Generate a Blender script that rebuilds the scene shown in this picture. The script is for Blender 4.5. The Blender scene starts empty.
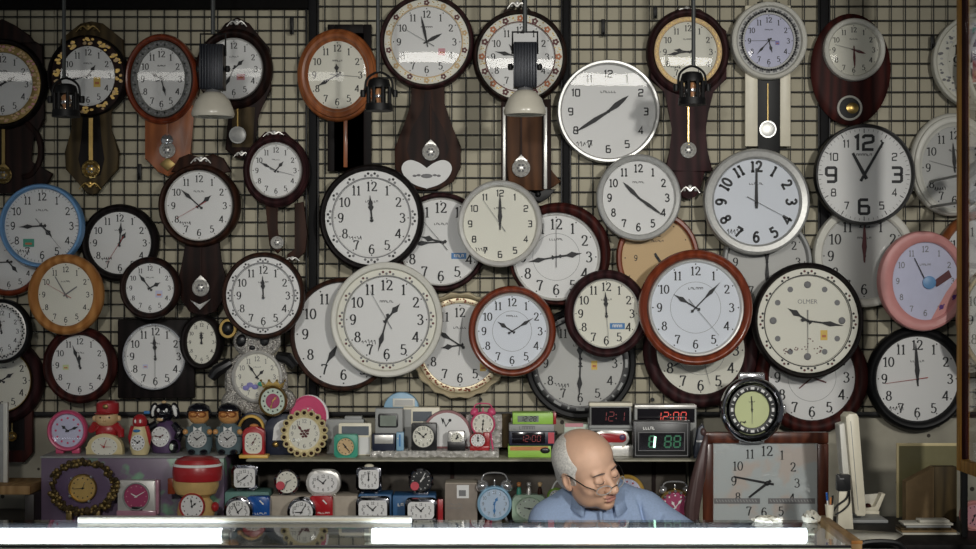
import bpy, bmesh, math, random
import numpy as np
from mathutils import Vector, Matrix
random.seed(7)
PI = math.pi
F = 1579.0; CZ = 1.55; CD = 5.5          # focal length in pixels, eye height, distance from eye to the back wall
SC = bpy.context.scene
COL = SC.collection
def S(Y): return (CD + Y) / F            # metres per pixel at depth Y
def W(px, py, Y): return Vector(((px - 488) * S(Y), Y, CZ - (py - 274.5) * S(Y)))
def PY(z, Y): return 274.5 + (CZ - z) / S(Y)
# ------------------------------------------------------------------ materials
MATS = {}
def lin(c, sat=.84):
    g = .3 * c[0] + .59 * c[1] + .11 * c[2]; c = tuple(g + (v - g) * sat for v in c)
    return tuple(((v / 255.0) / 12.92 if v / 255.0 <= .04045 else ((v / 255.0 + .055) / 1.055) ** 2.4) for v in c)
def nodes(name):
    m = bpy.data.materials.new(name); m.use_nodes = True
    nt = m.node_tree; nt.nodes.clear()
    out = nt.nodes.new('ShaderNodeOutputMaterial')
    return m, nt, out
def pm(name, c, rough=.5, metal=0, var=.12, scale=30, bump=0, emis=None, es=0, coat=0, spec=.5):
    m, nt, out = nodes(name)
    b = nt.nodes.new('ShaderNodeBsdfPrincipled')
    L = lin(c)
    tc = nt.nodes.new('ShaderNodeTexCoord'); n = nt.nodes.new('ShaderNodeTexNoise')
    n.inputs['Scale'].default_value = scale; n.inputs['Detail'].default_value = 4
    nt.links.new(tc.outputs['Object'], n.inputs['Vector'])
    r = nt.nodes.new('ShaderNodeValToRGB')
    r.color_ramp.elements[0].position = .3; r.color_ramp.elements[1].position = .7
    r.color_ramp.elements[0].color = tuple(v * (1 - var) for v in L) + (1,)
    r.color_ramp.elements[1].color = tuple(min(1, v * (1 + var)) for v in L) + (1,)
    nt.links.new(n.outputs['Fac'], r.inputs['Fac'])
    nt.links.new(r.outputs['Color'], b.inputs['Base Color'])
    b.inputs['Roughness'].default_value = rough; b.inputs['Metallic'].default_value = metal
    b.inputs['Coat Weight'].default_value = coat; b.inputs['Specular IOR Level'].default_value = spec
    if bump:
        bp = nt.nodes.new('ShaderNodeBump'); bp.inputs['Strength'].default_value = bump; bp.inputs['Distance'].default_value = .004
        nt.links.new(n.outputs['Fac'], bp.inputs['Height']); nt.links.new(bp.outputs['Normal'], b.inputs['Normal'])
    if emis:
        b.inputs['Emission Color'].default_value = lin(emis) + (1,); b.inputs['Emission Strength'].default_value = es
    nt.links.new(b.outputs['BSDF'], out.inputs['Surface'])
    MATS[name] = m; return m
def wood(name, c1, c2, rough=.55, scale=14, coat=.0, stretch=(1, 1, .18)):
    m, nt, out = nodes(name)
    b = nt.nodes.new('ShaderNodeBsdfPrincipled')
    tc = nt.nodes.new('ShaderNodeTexCoord'); mp = nt.nodes.new('ShaderNodeMapping')
    mp.inputs['Scale'].default_value = stretch
    n = nt.nodes.new('ShaderNodeTexNoise'); n.inputs['Scale'].default_value = scale * 3; n.inputs['Detail'].default_value = 6
    w = nt.nodes.new('ShaderNodeTexWave'); w.inputs['Scale'].default_value = scale * .6; w.inputs['Distortion'].default_value = 9
    w.inputs['Detail'].default_value = 3
    mx = nt.nodes.new('ShaderNodeMath'); mx.operation = 'MULTIPLY'
    r = nt.nodes.new('ShaderNodeValToRGB')
    r.color_ramp.elements[0].color = lin(c1) + (1,); r.color_ramp.elements[1].color = lin(c2) + (1,)
    r.color_ramp.elements[0].position = .0; r.color_ramp.elements[1].position = .75
    nt.links.new(tc.outputs['Object'], mp.inputs['Vector'])
    nt.links.new(mp.outputs['Vector'], n.inputs['Vector']); nt.links.new(mp.outputs['Vector'], w.inputs['Vector'])
    nt.links.new(n.outputs['Fac'], mx.inputs[0]); nt.links.new(w.outputs['Fac'], mx.inputs[1])
    nt.links.new(mx.outputs[0], r.inputs['Fac']); nt.links.new(r.outputs['Color'], b.inputs['Base Color'])
    b.inputs['Roughness'].default_value = rough; b.inputs['Coat Weight'].default_value = coat; b.inputs['Coat Roughness'].default_value = .12; b.inputs['Specular IOR Level'].default_value = .4 if coat else .14
    nt.links.new(b.outputs['BSDF'], out.inputs['Surface'])
    MATS[name] = m; return m
def glassm(name, tint=(1, 1, 1), ior=1.45, rough=.02, clear=1.0):
    m, nt, out = nodes(name)
    t = nt.nodes.new('ShaderNodeBsdfTransparent'); g = nt.nodes.new('ShaderNodeBsdfGlossy')
    t.inputs['Color'].default_value = tint + (1,); g.inputs['Roughness'].default_value = rough
    lw = nt.nodes.new('ShaderNodeLayerWeight'); lw.inputs['Blend'].default_value = .5
    pw = nt.nodes.new('ShaderNodeMath'); pw.operation = 'POWER'; pw.inputs[1].default_value = 5
    f = nt.nodes.new('ShaderNodeMath'); f.operation = 'MULTIPLY_ADD'; f.inputs[1].default_value = .95; f.inputs[2].default_value = ((ior - 1) / (ior + 1)) ** 2
    nt.links.new(lw.outputs['Facing'], pw.inputs[0]); nt.links.new(pw.outputs[0], f.inputs[0])
    mx = nt.nodes.new('ShaderNodeMixShader')
    nt.links.new(f.outputs[0], mx.inputs[0]); nt.links.new(t.outputs[0], mx.inputs[1]); nt.links.new(g.outputs[0], mx.inputs[2])
    nt.links.new(mx.outputs[0], out.inputs['Surface'])
    MATS[name] = m; return m
# ------------------------------------------------------------------ numerals drawn as pen strokes
def cr(pts, n=5):                        # Catmull-Rom through the points
    P = [Vector(p) for p in pts]; P = [P[0] * 2 - P[1]] + P + [P[-1] * 2 - P[-2]]
    o = []
    for i in range(1, len(P) - 2):
        a, b, c, d = P[i - 1:i + 3]
        for j in range(n):
            t = j / n
            o.append(.5 * ((2 * b) + (c - a) * t + (2 * a - 5 * b + 4 * c - d) * t * t + (3 * b - a - 3 * c + d) * t ** 3))
    o.append(P[-2]); return [(p.x, p.y) for p in o]
def el(cx, cy, rx, ry, a0=0, a1=360, n=16):
    return [(cx + rx * math.cos(math.radians(a0 + (a1 - a0) * i / n)), cy + ry * math.sin(math.radians(a0 + (a1 - a0) * i / n))) for i in range(n + 1)]
ROUND = {
 '0': [el(.3, .5, .25, .48)],
 '1': [[(.32, 0), (.32, 1)], [(.34, .97), (.16, .84)], [(.16, .02), (.48, .02)]],
 '2': [cr([(.08, .72), (.14, .92), (.32, .98), (.5, .86), (.5, .64), (.36, .4), (.08, .05)]), [(.06, .05), (.56, .05), (.57, .16)]],
 '3': [cr([(.08, .8), (.16, .95), (.34, .97), (.5, .8), (.44, .6), (.26, .53)]), cr([(.26, .53), (.48, .46), (.55, .25), (.42, .05), (.2, .02), (.06, .16)])],
 '4': [[(.43, 0), (.43, 1)], [(.43, .98), (.03, .29), (.6, .29)]],
 '5': [[(.52, .95), (.15, .95), (.12, .54)], cr([(.12, .54), (.3, .61), (.5, .5), (.54, .28), (.42, .06), (.2, .02), (.06, .14)])],
 '6': [cr([(.5, .86), (.38, .97), (.22, .9), (.1, .64), (.08, .34)]), el(.31, .31, .23, .29)],
 '7': [[(.06, .8), (.08, .95), (.56, .95)], cr([(.56, .95), (.38, .55), (.26, 0)])],
 '8': [el(.3, .75, .19, .22), el(.3, .27, .24, .26)],
 '9': [cr([(.1, .14), (.22, .03), (.38, .1), (.5, .36), (.52, .66)]), el(.29, .69, .23, .29)]}
SQUARE = {
 '0': [[(.1, .04), (.5, .04), (.58, .12), (.58, .88), (.5, .96), (.1, .96), (.02, .88), (.02, .12), (.1, .04)]],
 '1': [[(.12, .84), (.3, .96), (.3, 0)]],
 '2': [[(.02, .78), (.02, .88), (.1, .96), (.5, .96), (.58, .88), (.58, .62), (.5, .54), (.1, .46), (.02, .38), (.02, .05), (.6, .05)]],
 '3': [[(.02, .96), (.5, .96), (.58, .88), (.58, .6), (.5, .52), (.14, .52)], [(.5, .52), (.58, .44), (.58, .12), (.5, .04), (.02, .04)]],
 '4': [[(.44, 0), (.44, .98), (.02, .3), (.62, .3)]],
 '5': [[(.56, .96), (.06, .96), (.04, .56), (.5, .56), (.58, .48), (.58, .12), (.5, .04), (.02, .04)]],
 '6': [[(.54, .96), (.12, .96), (.03, .88), (.03, .12), (.1, .04), (.5, .04), (.58, .12), (.58, .46), (.5, .54), (.05, .54)]],
 '7': [[(.02, .94), (.58, .94), (.24, 0)]],
 '8': [[(.12, .52), (.06, .6), (.06, .88), (.14, .96), (.46, .96), (.54, .88), (.54, .6), (.48, .52), (.12, .52)], [(.12, .52), (.02, .44), (.02, .12), (.1, .04), (.5, .04), (.58, .12), (.58, .44), (.48, .52)]],
 '9': [[(.06, .04), (.48, .04), (.57, .12), (.57, .88), (.5, .96), (.1, .96), (.02, .88), (.02, .54), (.1, .46), (.56, .46)]]}
TXT = {}
def text_geo(s):
    if s not in TXT:
        cu = bpy.data.curves.new('lettering', 'FONT'); cu.body = s; cu.size = 1; cu.align_x = 'CENTER'; cu.align_y = 'CENTER'
        cu.resolution_u = 2
        o = bpy.data.objects.new('lettering', cu); COL.objects.link(o)
        bpy.context.view_layer.update()
        me = bpy.data.meshes.new_from_object(o.evaluated_get(bpy.context.evaluated_depsgraph_get()))
        TXT[s] = ([tuple(v.co) for v in me.vertices], [tuple(p.vertices) for p in me.polygons])
        bpy.data.objects.remove(o); bpy.data.curves.remove(cu); bpy.data.meshes.remove(me)
    return TXT[s]
# ------------------------------------------------------------------ mesh builder: x, y in photo-like pixels about (ox, oy), depth d toward the eye
class MB:
    def __init__(s, k=1, ox=0, oy=0):
        s.k = k; s.ox = ox; s.oy = oy; s.v = []; s.f = []; s.m = []
    def P(s, x, y, d): return ((x - s.ox) * s.k, -d * s.k, -(y - s.oy) * s.k)
    def add(s, vs, fs, mat=0):
        b = len(s.v); s.v += vs
        for f in fs: s.f.append(tuple(b + i for i in f)); s.m.append(mat)
    def ring(s, prof, o, i, seg=56, mat=0, wob=None, a0=0, a1=360):
        """surface swept between an outer ellipse o and an inner ellipse i (cx, cy, rx, ry); prof = (u, d)"""
        full = abs(a1 - a0) >= 360; n = seg if full else seg + 1
        vs = []; fs = []
        for j in range(n):
            th = math.radians(a0 + (a1 - a0) * j / seg); c, sn = math.cos(th), math.sin(th)
            w = wob(th) if wob else 1
            ox, oy = o[0] + o[2] * w * c, o[1] - o[3] * w * sn
            ix, iy = i[0] + i[2] * c, i[1] - i[3] * sn
            for u, d in prof: vs.append(s.P(ox + (ix - ox) * u, oy + (iy - oy) * u, d))
        q = len(prof)
        for j in range(seg):
            a = j * q; b = ((j + 1) % n) * q
            for p in range(q - 1): fs.append((a + p, a + p + 1, b + p + 1, b + p))
        s.add(vs, fs, mat)
    def disc(s, cx, cy, rx, ry, d, seg=48, mat=0):
        s.add([s.P(cx + rx * math.cos(2 * PI * j / seg), cy - ry * math.sin(2 * PI * j / seg), d) for j in range(seg)], [tuple(range(seg))], mat)
    def dome(s, cx, cy, rx, ry, d, h, seg=40, rings=5, mat=0):
        prof = []
        vs = [s.P(cx, cy, d + h)]; fs = []
        for r in range(1, rings + 1):
            t = r / rings
            for j in range(seg):
                a = 2 * PI * j / seg
                vs.append(s.P(cx + rx * t * math.cos(a), cy - ry * t * math.sin(a), d + h * (1 - t * t)))
        for j in range(seg):
            fs.append((0, 1 + j, 1 + (j + 1) % seg))
            for r in range(rings - 1):
                a = 1 + r * seg
                fs.append((a + j, a + seg + j, a + seg + (j + 1) % seg, a + (j + 1) % seg))
        s.add(vs, fs, mat)
    def prism(s, poly, d0, d1, bev=0, mat=0):
        n = len(poly)
        bm = bmesh.new()
        A = [bm.verts.new(s.P(x, y, d0)) for x, y in poly]; B = [bm.verts.new(s.P(x, y, d1)) for x, y in poly]
        bm.faces.new(A); bm.faces.new(B)
        for j in range(n): bm.faces.new((A[j], A[(j + 1) % n], B[(j + 1) % n], B[j]))
        if bev:
            bm.edges.ensure_lookup_table()
            es = [e for e in bm.edges if e.verts[0] in B and e.verts[1] in B]
            bmesh.ops.bevel(bm, geom=es, offset=bev * s.k, segments=2, affect='EDGES', profile=.5)
        s.frombm(bm, mat)
    def frombm(s, bm, mat=0):
        bm.verts.index_update()
        s.add([tuple(v.co) for v in bm.verts], [tuple(v.index for v in f.verts) for f in bm.faces], mat); bm.free()
    def box(s, x0, x1, y0, y1, d0, d1, bev=0, mat=0):
        """axis aligned box, all edges bevelled"""
        p, q = s.P(x0, y1, d1), s.P(x1, y0, d0)
        bm = bmesh.new()
        M = Matrix.Translation([(p[i] + q[i]) / 2 for i in range(3)]) @ Matrix.Diagonal([abs(q[i] - p[i]) for i in range(3)] + [1])
        bmesh.ops.create_cube(bm, size=1, matrix=M)
        if bev: bmesh.ops.bevel(bm, geom=bm.edges[:], offset=bev * s.k, segments=2, affect='EDGES', profile=.5)
        s.frombm(bm, mat)
    def tube(s, pts, r, seg=8, mat=0, closed=False):
        """pts are (x, y, d); r a number or a list"""
        P = [Vector(s.P(*p)) for p in pts]; n = len(P)
        R = [(r[i] if isinstance(r, (list, tuple)) else r) * s.k for i in range(n)]
        vs = []; fs = []; up = None
        for i in range(n):
            if closed: t = P[(i + 1) % n] - P[i - 1]
            else: t = P[min(i + 1, n - 1)] - P[max(i - 1, 0)]
            t.normalize()
            if up is None:
                up = Vector((0, 1, 0)) if abs(t.y) < .9 else Vector((1, 0, 0))
            a = t.cross(up).normalized(); up = a.cross(t).normalized()
            for j in range(seg):
                th = 2 * PI * j / seg
                vs.append(tuple(P[i] + (a * math.cos(th) + up * math.sin(th)) * R[i]))
        for i in range(n if closed else n - 1):
            a = i * seg; b = ((i + 1) % n) * seg
            for j in range(seg): fs.append((a + j, a + (j + 1) % seg, b + (j + 1) % seg, b + j))
        if not closed: fs += [tuple(range(seg))[::-1], tuple((n - 1) * seg + j for j in range(seg))]
        s.add(vs, fs, mat)
    def ball(s, x, y, d, rx, ry=None, rd=None, seg=16, mat=0, rot=0):
        ry = ry or rx; rd = rd or rx
        vs = []; fs = []; rings = seg // 2
        cr_, sr = math.cos(rot), math.sin(rot)
        for i in range(rings + 1):
            ph = PI * i / rings
            for j in range(seg):
                th = 2 * PI * j / seg
                lx, ly = rx * math.sin(ph) * math.cos(th), -ry * math.cos(ph)
                vs.append(s.P(x + lx * cr_ - ly * sr, y + lx * sr + ly * cr_, d + rd * math.sin(ph) * math.sin(th)))
        for i in range(rings):
            for j in range(seg):
                fs.append((i * seg + j, i * seg + (j + 1) % seg, (i + 1) * seg + (j + 1) % seg, (i + 1) * seg + j))
        s.add(vs, fs, mat)
    def vlathe(s, x, d, prof, seg=24, mat=0, sd=1.0):
        """turned about a vertical axis at (x, d); prof = (radius, y)"""
        vs = []; fs = []; n = len(prof)
        for j in range(seg):
            a = 2 * PI * j / seg
            for r, y in prof: vs.append(s.P(x + r * math.cos(a), y, d + sd * r * math.sin(a)))
        for j in range(seg):
            b = ((j + 1) % seg) * n
            for i in range(n - 1): fs.append((j * n + i, j * n + i + 1, b + i + 1, b + i))
        fs.append(tuple(j * n for j in range(seg))); fs.append(tuple(j * n + n - 1 for j in range(seg))[::-1])
        s.add(vs, fs, mat)
    def stroke(s, pts, w, d, mat=0, wthin=None):
        """flat pen line; wthin makes horizontal strokes thinner like a broad pen"""
        n = len(pts); vs = []; fs = []
        closed = n > 3 and abs(pts[0][0] - pts[-1][0]) + abs(pts[0][1] - pts[-1][1]) < 1e-6
        for i in range(n):
            a = pts[i - 1] if i > 0 else (pts[-2] if closed else pts[0]); b = pts[i + 1] if i < n - 1 else (pts[1] if closed else pts[-1])
            t1 = Vector((pts[i][0] - a[0], pts[i][1] - a[1])); t2 = Vector((b[0] - pts[i][0], b[1] - pts[i][1]))
            if t1.length < 1e-9: t1 = t2
            if t2.length < 1e-9: t2 = t1
            t = t1.normalized() + t2.normalized()
            if t.length < 1e-6: t = t1
            t.normalize(); nn = Vector((-t.y, t.x)); c = max(.45, nn.dot(Vector((-t1.y, t1.x)).normalized()))
            ww = w if wthin is None else wthin + (w - wthin) * abs(t.y) ** 1.3
            nn *= ww / 2 / c
            vs += [s.P(pts[i][0] + nn.x, pts[i][1] + nn.y, d), s.P(pts[i][0] - nn.x, pts[i][1] - nn.y, d)]
        for i in range(n - 1): fs.append((2 * i, 2 * i + 1, 2 * i + 3, 2 * i + 2))
        s.add(vs, fs, mat)
    def number(s, txt, cx, cy, h, d, style='serif', bold=1.0, mat=0, rot=0, wide=1.0):
        G = SQUARE if style == 'square' else ROUND
        adv = [(.5 if c == '1' else .7) * wide for c in txt]; tot = sum(adv) - .08 * wide; x0 = -tot / 2
        cr_, sr = math.cos(rot), math.sin(rot)
        for c, a in zip(txt, adv):
            off = x0 - (.1 if c == '1' else 0) * wide
            for st in G[c]:
                pts = []
                for x, y in st:
                    lx, ly = (off + x * wide) * h, (.5 - y) * h
                    pts.append((cx + lx * cr_ - ly * sr, cy + lx * sr + ly * cr_))
                w = h * (.165 if style == 'serif' else .135) * bold
                s.stroke(pts, w, d, mat, h * .075 * bold if style == 'serif' else None)
            x0 += a
    def text(s, txt, cx, cy, h, d, mat=0):
        v, f = text_geo(txt)
        s.add([s.P(cx + x * h, cy - y * h, d) for x, y, z in v], f, mat)
    def marks(s, cx, cy, w, h, d, mat=0, n=6):
        """a maker's line too small to read: a row of tiny strokes"""
        rg = random.Random(int(cx * 7 + cy))
        for i in range(n):
            x = cx - w / 2 + w * (i + .5) / n; q = w / n * .62
            if rg.random() < .5: s.stroke([(x - q / 2, cy - h / 2), (x - q / 2, cy + h / 2), (x + q / 2, cy + h / 2)], h * .3, d, mat)
            else: s.stroke([(x - q / 2, cy + h / 2), (x - q / 2, cy - h / 2), (x + q / 2, cy - h / 2), (x + q / 2, cy + h / 2)], h * .3, d, mat)
    def scrawl(s, cx, cy, w, h, d, mat=0):
        rg = random.Random(int(cx * 3 + cy)); n = 5
        for i in range(n):
            x = cx - w / 2 + w * i / n
            s.stroke(cr([(x, cy + h * rg.uniform(-.5, .5)), (x + w * .08, cy - h * rg.uniform(.2, .5)), (x + w * .12, cy + h * rg.uniform(0, .5))], 3), .7, d, mat)
    def build(s, name, mats, parent=None, smooth=35, loc=None):
        me = bpy.data.meshes.new(name); me.from_pydata(s.v, [], s.f)
        if not isinstance(mats, (list, tuple)): mats = [mats]
        for m in mats: me.materials.append(MATS[m])
        me.polygons.foreach_set('material_index', s.m)
        bm = bmesh.new(); bm.from_mesh(me)
        bmesh.ops.remove_doubles(bm, verts=bm.verts, dist=1e-6)
        bmesh.ops.recalc_face_normals(bm, faces=bm.faces)
        for f in bm.faces: f.smooth = True
        lim = math.radians(smooth)
        for e in bm.edges:
            if len(e.link_faces) == 2 and e.calc_face_angle(0) > lim: e.smooth = False
        bm.to_mesh(me); bm.free(); me.update()
        o = bpy.data.objects.new(name, me); COL.objects.link(o)
        if parent: o.parent = parent
        if loc is not None: o.location = loc
        return o
def tag(o, label, cat, group=None, kind=None):
    if label: o['label'] = label
    if cat: o['category'] = cat
    if group: o['group'] = group
    if kind: o['kind'] = kind
    return o
def thing(name, label, cat, loc, group=None):
    o = bpy.data.objects.new(name, None); COL.objects.link(o); o.location = loc; o.empty_display_size = .05
    return tag(o, label, cat, group)
def struct(name, mb, mat, loc=None):
    o = mb.build(name, mat, loc=loc); o['kind'] = 'structure'; return o
# ------------------------------------------------------------------ palette
wood('wood_dark', (26, 14, 12), (52, 28, 22)); wood('wood_maroon', (46, 16, 14), (84, 30, 24)); wood('wood_red', (122, 46, 22), (152, 62, 30), .25, 14, .3)
wood('wood_orange', (142, 72, 32), (178, 98, 46), .35, 14, .15); wood('wood_tan', (170, 104, 44), (206, 140, 70)); wood('wood_brown', (42, 22, 14), (68, 37, 24))
wood('wood_black', (16, 12, 12), (32, 24, 24)); wood('wood_olive', (58, 46, 26), (92, 74, 42)); wood('wood_ply', (150, 112, 66), (186, 146, 92)); wood('wood_oak', (176, 118, 40), (216, 156, 64))
wood('wood_plum', (40, 20, 22), (70, 36, 38))
pm('plastic_black', (20, 20, 22), .35); pm('plastic_white', (214, 212, 200), .4, var=.04); pm('plastic_grey', (150, 152, 150), .5, var=.05)
pm('plastic_blue', (92, 150, 206), .4, var=.05); pm('plastic_pink', (216, 140, 136), .45, var=.05); pm('plastic_hot_pink', (226, 76, 122), .35, var=.05)
pm('plastic_teal', (46, 158, 128), .4, var=.05); pm('plastic_red', (180, 30, 36), .3, var=.08); pm('plastic_navy', (26, 34, 58), .4)
pm('plastic_cream', (214, 196, 140), .45, var=.05); pm('plastic_yellow', (228, 178, 66), .4, var=.05); pm('plastic_lime', (150, 206, 66), .4, var=.05)
pm('plastic_mint', (158, 186, 160), .45, var=.05); pm('plastic_sky', (130, 176, 206), .4, var=.05); pm('plastic_purple', (92, 70, 104), .4)
pm('plastic_orange', (206, 128, 66), .35); pm('plastic_ivory', (226, 218, 192), .4, var=.04)
pm('chrome', (218, 218, 220), .14, .8, var=.03); pm('steel_brushed', (190, 190, 186), .36, .55, var=.08, scale=90); pm('silver', (206, 204, 198), .34, .45, var=.1)
pm('gold', (196, 160, 84), .28, .9, var=.15); pm('gold_dull', (140, 116, 64), .4, .8, var=.2); pm('brass', (196, 142, 52), .25, .85, var=.1)
pm('dial_white', (222, 222, 220), .6, var=.02, scale=4); pm('dial_cool', (214, 220, 230), .6, var=.02, scale=4); pm('dial_cream', (220, 218, 202), .6, var=.03, scale=4)
pm('dial_grey', (186, 186, 182), .6, var=.03, scale=4); pm('dial_tan', (208, 172, 118), .6, var=.05, scale=4); pm('dial_lemon', (206, 216, 150), .5, var=.04, scale=6)
pm('dial_lavender', (196, 198, 226), .6, var=.03); pm('dial_magenta', (170, 44, 96), .5, var=.08); pm('dial_gold', (216, 176, 92), .35, .5, var=.1)
pm('dial_black', (26, 28, 30), .4); pm('dial_ice', (170, 192, 216), .5, var=.05); pm('dial_mint', (190, 206, 188), .6, var=.05)
pm('ink', (22, 22, 26), .6, var=0); pm('ink_grey', (120, 120, 122), .7, var=0); pm('ink_red', (186, 40, 40), .6, var=0); pm('ink_white', (226, 226, 222), .6, var=0)
pm('ink_purple', (92, 40, 130), .6, var=0); pm('ink_maroon', (96, 30, 34), .6, var=0); pm('ink_orange', (196, 108, 58), .6, var=0); pm('ink_pink', (212, 140, 150), .6, var=0)
pm('sticker_blue', (40, 120, 190), .5, var=.03); pm('sticker_yellow', (222, 182, 66), .5, var=.05); pm('sticker_red', (212, 62, 78), .5, var=.03); pm('sticker_violet', (132, 128, 200), .6, var=.05)
pm('metal_black', (12, 12, 14), .5, 0, spec=.35); pm('iron_navy', (17, 17, 19), .7, 0, spec=.2)
glassm('pane'); glassm('counter_glass', (.86, .93, .9), 1.5, .03)

pm('rod_grey', (62, 66, 66), .5)
pm('ring_slate', (78, 80, 76), .45)
pm('chrome_dark', (156, 156, 162), .12, 1, var=.03); wood('wood_walnut', (72, 42, 22), (104, 64, 36))
pm('champagne', (206, 190, 152), .35, .25, var=.12)
# ------------------------------------------------------------------ room shell
def concrete(name, c1, c2, hole=True):
    m, nt, out = nodes(name)
    b = nt.nodes.new('ShaderNodeBsdfPrincipled'); b.inputs['Roughness'].default_value = .85
    tc = nt.nodes.new('ShaderNodeTexCoord')
    n = nt.nodes.new('ShaderNodeTexNoise'); n.inputs['Scale'].default_value = 5; n.inputs['Detail'].default_value = 8
    r = nt.nodes.new('ShaderNodeValToRGB'); r.color_ramp.elements[0].color = lin(c1) + (1,); r.color_ramp.elements[1].color = lin(c2) + (1,)
    r.color_ramp.elements[0].position = .3; r.color_ramp.elements[1].position = .7
    nt.links.new(tc.outputs['Object'], n.inputs['Vector']); nt.links.new(n.outputs['Fac'], r.inputs['Fac'])
    v = nt.nodes.new('ShaderNodeTexVoronoi'); v.inputs['Scale'].default_value = 16
    nt.links.new(tc.outputs['Object'], v.inputs['Vector'])
    g = nt.nodes.new('ShaderNodeMath'); g.operation = 'LESS_THAN'; g.inputs[1].default_value = .13 if hole else 0
    nt.links.new(v.outputs['Distance'], g.inputs[0])
    mx = nt.nodes.new('ShaderNodeMix'); mx.data_type = 'RGBA'
    nt.links.new(g.outputs[0], mx.inputs['Factor']); nt.links.new(r.outputs['Color'], mx.inputs[6]); mx.inputs[7].default_value = lin((70, 64, 56)) + (1,)
    nt.links.new(mx.outputs[2], b.inputs['Base Color'])
    bp = nt.nodes.new('ShaderNodeBump'); bp.inputs['Strength'].default_value = .3; bp.inputs['Distance'].default_value = .004
    nt.links.new(n.outputs['Fac'], bp.inputs['Height']); nt.links.new(bp.outputs['Normal'], b.inputs['Normal'])
    nt.links.new(b.outputs['BSDF'], out.inputs['Surface']); MATS[name] = m
concrete('concrete', (148, 143, 126), (182, 176, 156)); concrete('floor_tile', (96, 92, 86), (116, 112, 104), False)
pm('panel_board', (180, 172, 146), .7, var=.06, scale=6); pm('ceiling_paint', (70, 68, 64), .9)
m = MB(); m.box(-3.4, 3.4, -2.95, 0.0, -.1, 0); struct('wall_back', m, 'concrete')
m = MB(); m.box(-3.4, 3.4, 0, .1, -.1, 8.5); struct('floor', m, 'floor_tile')
m = MB(); m.box(-3.4, 3.4, -2.95, -2.9, -.1, 8.5); struct('ceiling', m, 'ceiling_paint')
# pale backing boards behind the grid (the wall's own lining), with seams
y_b = PY(0, 0)
zt, zb = 2.9, W(0, 412, 0).z
xs = [W(p, 0, 0).x for p in (-330, 55, 313, 566, 652, 822, 1250)]
m = MB()
for a, b in zip(xs, xs[1:]): m.box(a + .002, b - .002, -zt, -zb, 0, .006, .001)
struct('trim_1', m, 'panel_board')
# dark header beam over the left panels
a = W(-330, 8, -.05); b = W(308, 8, -.05)
m = MB(); m.box(a.x, b.x, -a.z - .09, -a.z, .008, .05, .003); pm('beam_black', (20, 19, 18), .9, spec=.1); struct('trim_2', m, 'beam_black')
# wire grid panels
GD = .026
def grid(x0, x1, label, vx, pv, hy, ph):
    A, B = W(x0, 0, 0).x, W(x1, 0, 0).x; kg = S(-GD)
    root = thing('wall_grid_panel', label, 'wire grid', (A, -GD, zb - .005), 'black wire grid panels behind the clocks')
    m = MB(); H = 2.6 - zb
    for i in range(-80, 80):
        x = (vx + i * pv - 488) * kg - A
        if .004 < x < B - A - .004: m.tube([(x, 0, .002), (x, -H, .002)], .0021, 6)
        h = W(0, hy + i * ph, -GD).z - (zb - .005)
        if .004 < h < H: m.tube([(0, -h, -.002), (B - A, -h, -.002)], .0021, 6)
    m.build('wire_mesh', 'metal_black', root)
    m = MB(); m.box(0, B - A, -.008, .008, -.005, .006, .002); m.box(0, .006, -H, .0, -.004, .005, .001); m.box(B - A - .006, B - A, -H, .0, -.004, .005, .001)
    m.build('edge_bar', 'metal_black', root)
    for i in (1, 2):
        for h in (-.05, -H + .05):
            m = MB(); m.tube([(i * (B - A) / 3, h, .004), (i * (B - A) / 3, h, -.0215)], .006, 8); m.build('wall_bracket', 'metal_black', root)
grid(-200, 308, 'black wire grid panel at the far left, left of the first dark post', 271, 13.35, 98.7, 13.7)
grid(318, 562, 'black wire grid panel between the first and second dark posts from the left', 578.6, 14.1, 6, 14.3)
grid(569, 818, 'black wire grid panel between the second and third dark posts from the left', 578.6, 14.1, 6, 14.3)
grid(827, 1130, 'black wire grid panel at the far right, right of the third dark post', 834.5, 14.15, 6, 14.3)
for px, w, lb in ((313.5, 8, 'dark metal wall post left of the orange wood clock'), (565.5, 6, 'dark metal wall post rising left of the large silver clock with square numerals'), (822, 8, 'dark metal wall post beside the maroon egg shaped clock')):
    A = W(px - w / 2, 0, 0).x; B = W(px + w / 2, 0, 0).x
    m = MB(); m.box(A, B, -zt + .002, -zb, .007, .04, .003)
    for i in range(40): m.box((A + B) / 2 - .003, (A + B) / 2 + .003, -zt + .03 + i * .045, -zt + .045 + i * .045, .04, .0403)
    tag(m.build('wall_post', 'iron_navy'), lb, 'post')
def hook(px, py, h, lb):
    p = W(px, py, -GD)
    m = MB(S(-GD), 0, 0)
    m.box(-2, 2, -h / 2, h / 2, 1.0, 3, .4); m.tube([(0, h * .3, 3), (0, h * .45, 6), (0, h * .3, 9), (0, h * .05, 9.5)], .8, 6)
    tag(m.build('grid_hook', 'metal_black', loc=p), lb, 'hook', 'empty hooks on the wire grid')
hook(603, 28, 17, 'empty black hook above the large silver clock with square numerals')
hook(140, 172, 16, 'empty black hook on the grid left of the plain orange brown pendulum case')
hook(292, 26, 17, 'empty black hook on the grid left of the first wall post at the top')
hook(655, 13, 12, 'small empty black hook left of the gold ringed pendulum clock top')
hook(932, 43, 14, 'empty black hook on the grid left of the cream ringed clock at the right edge')
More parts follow.
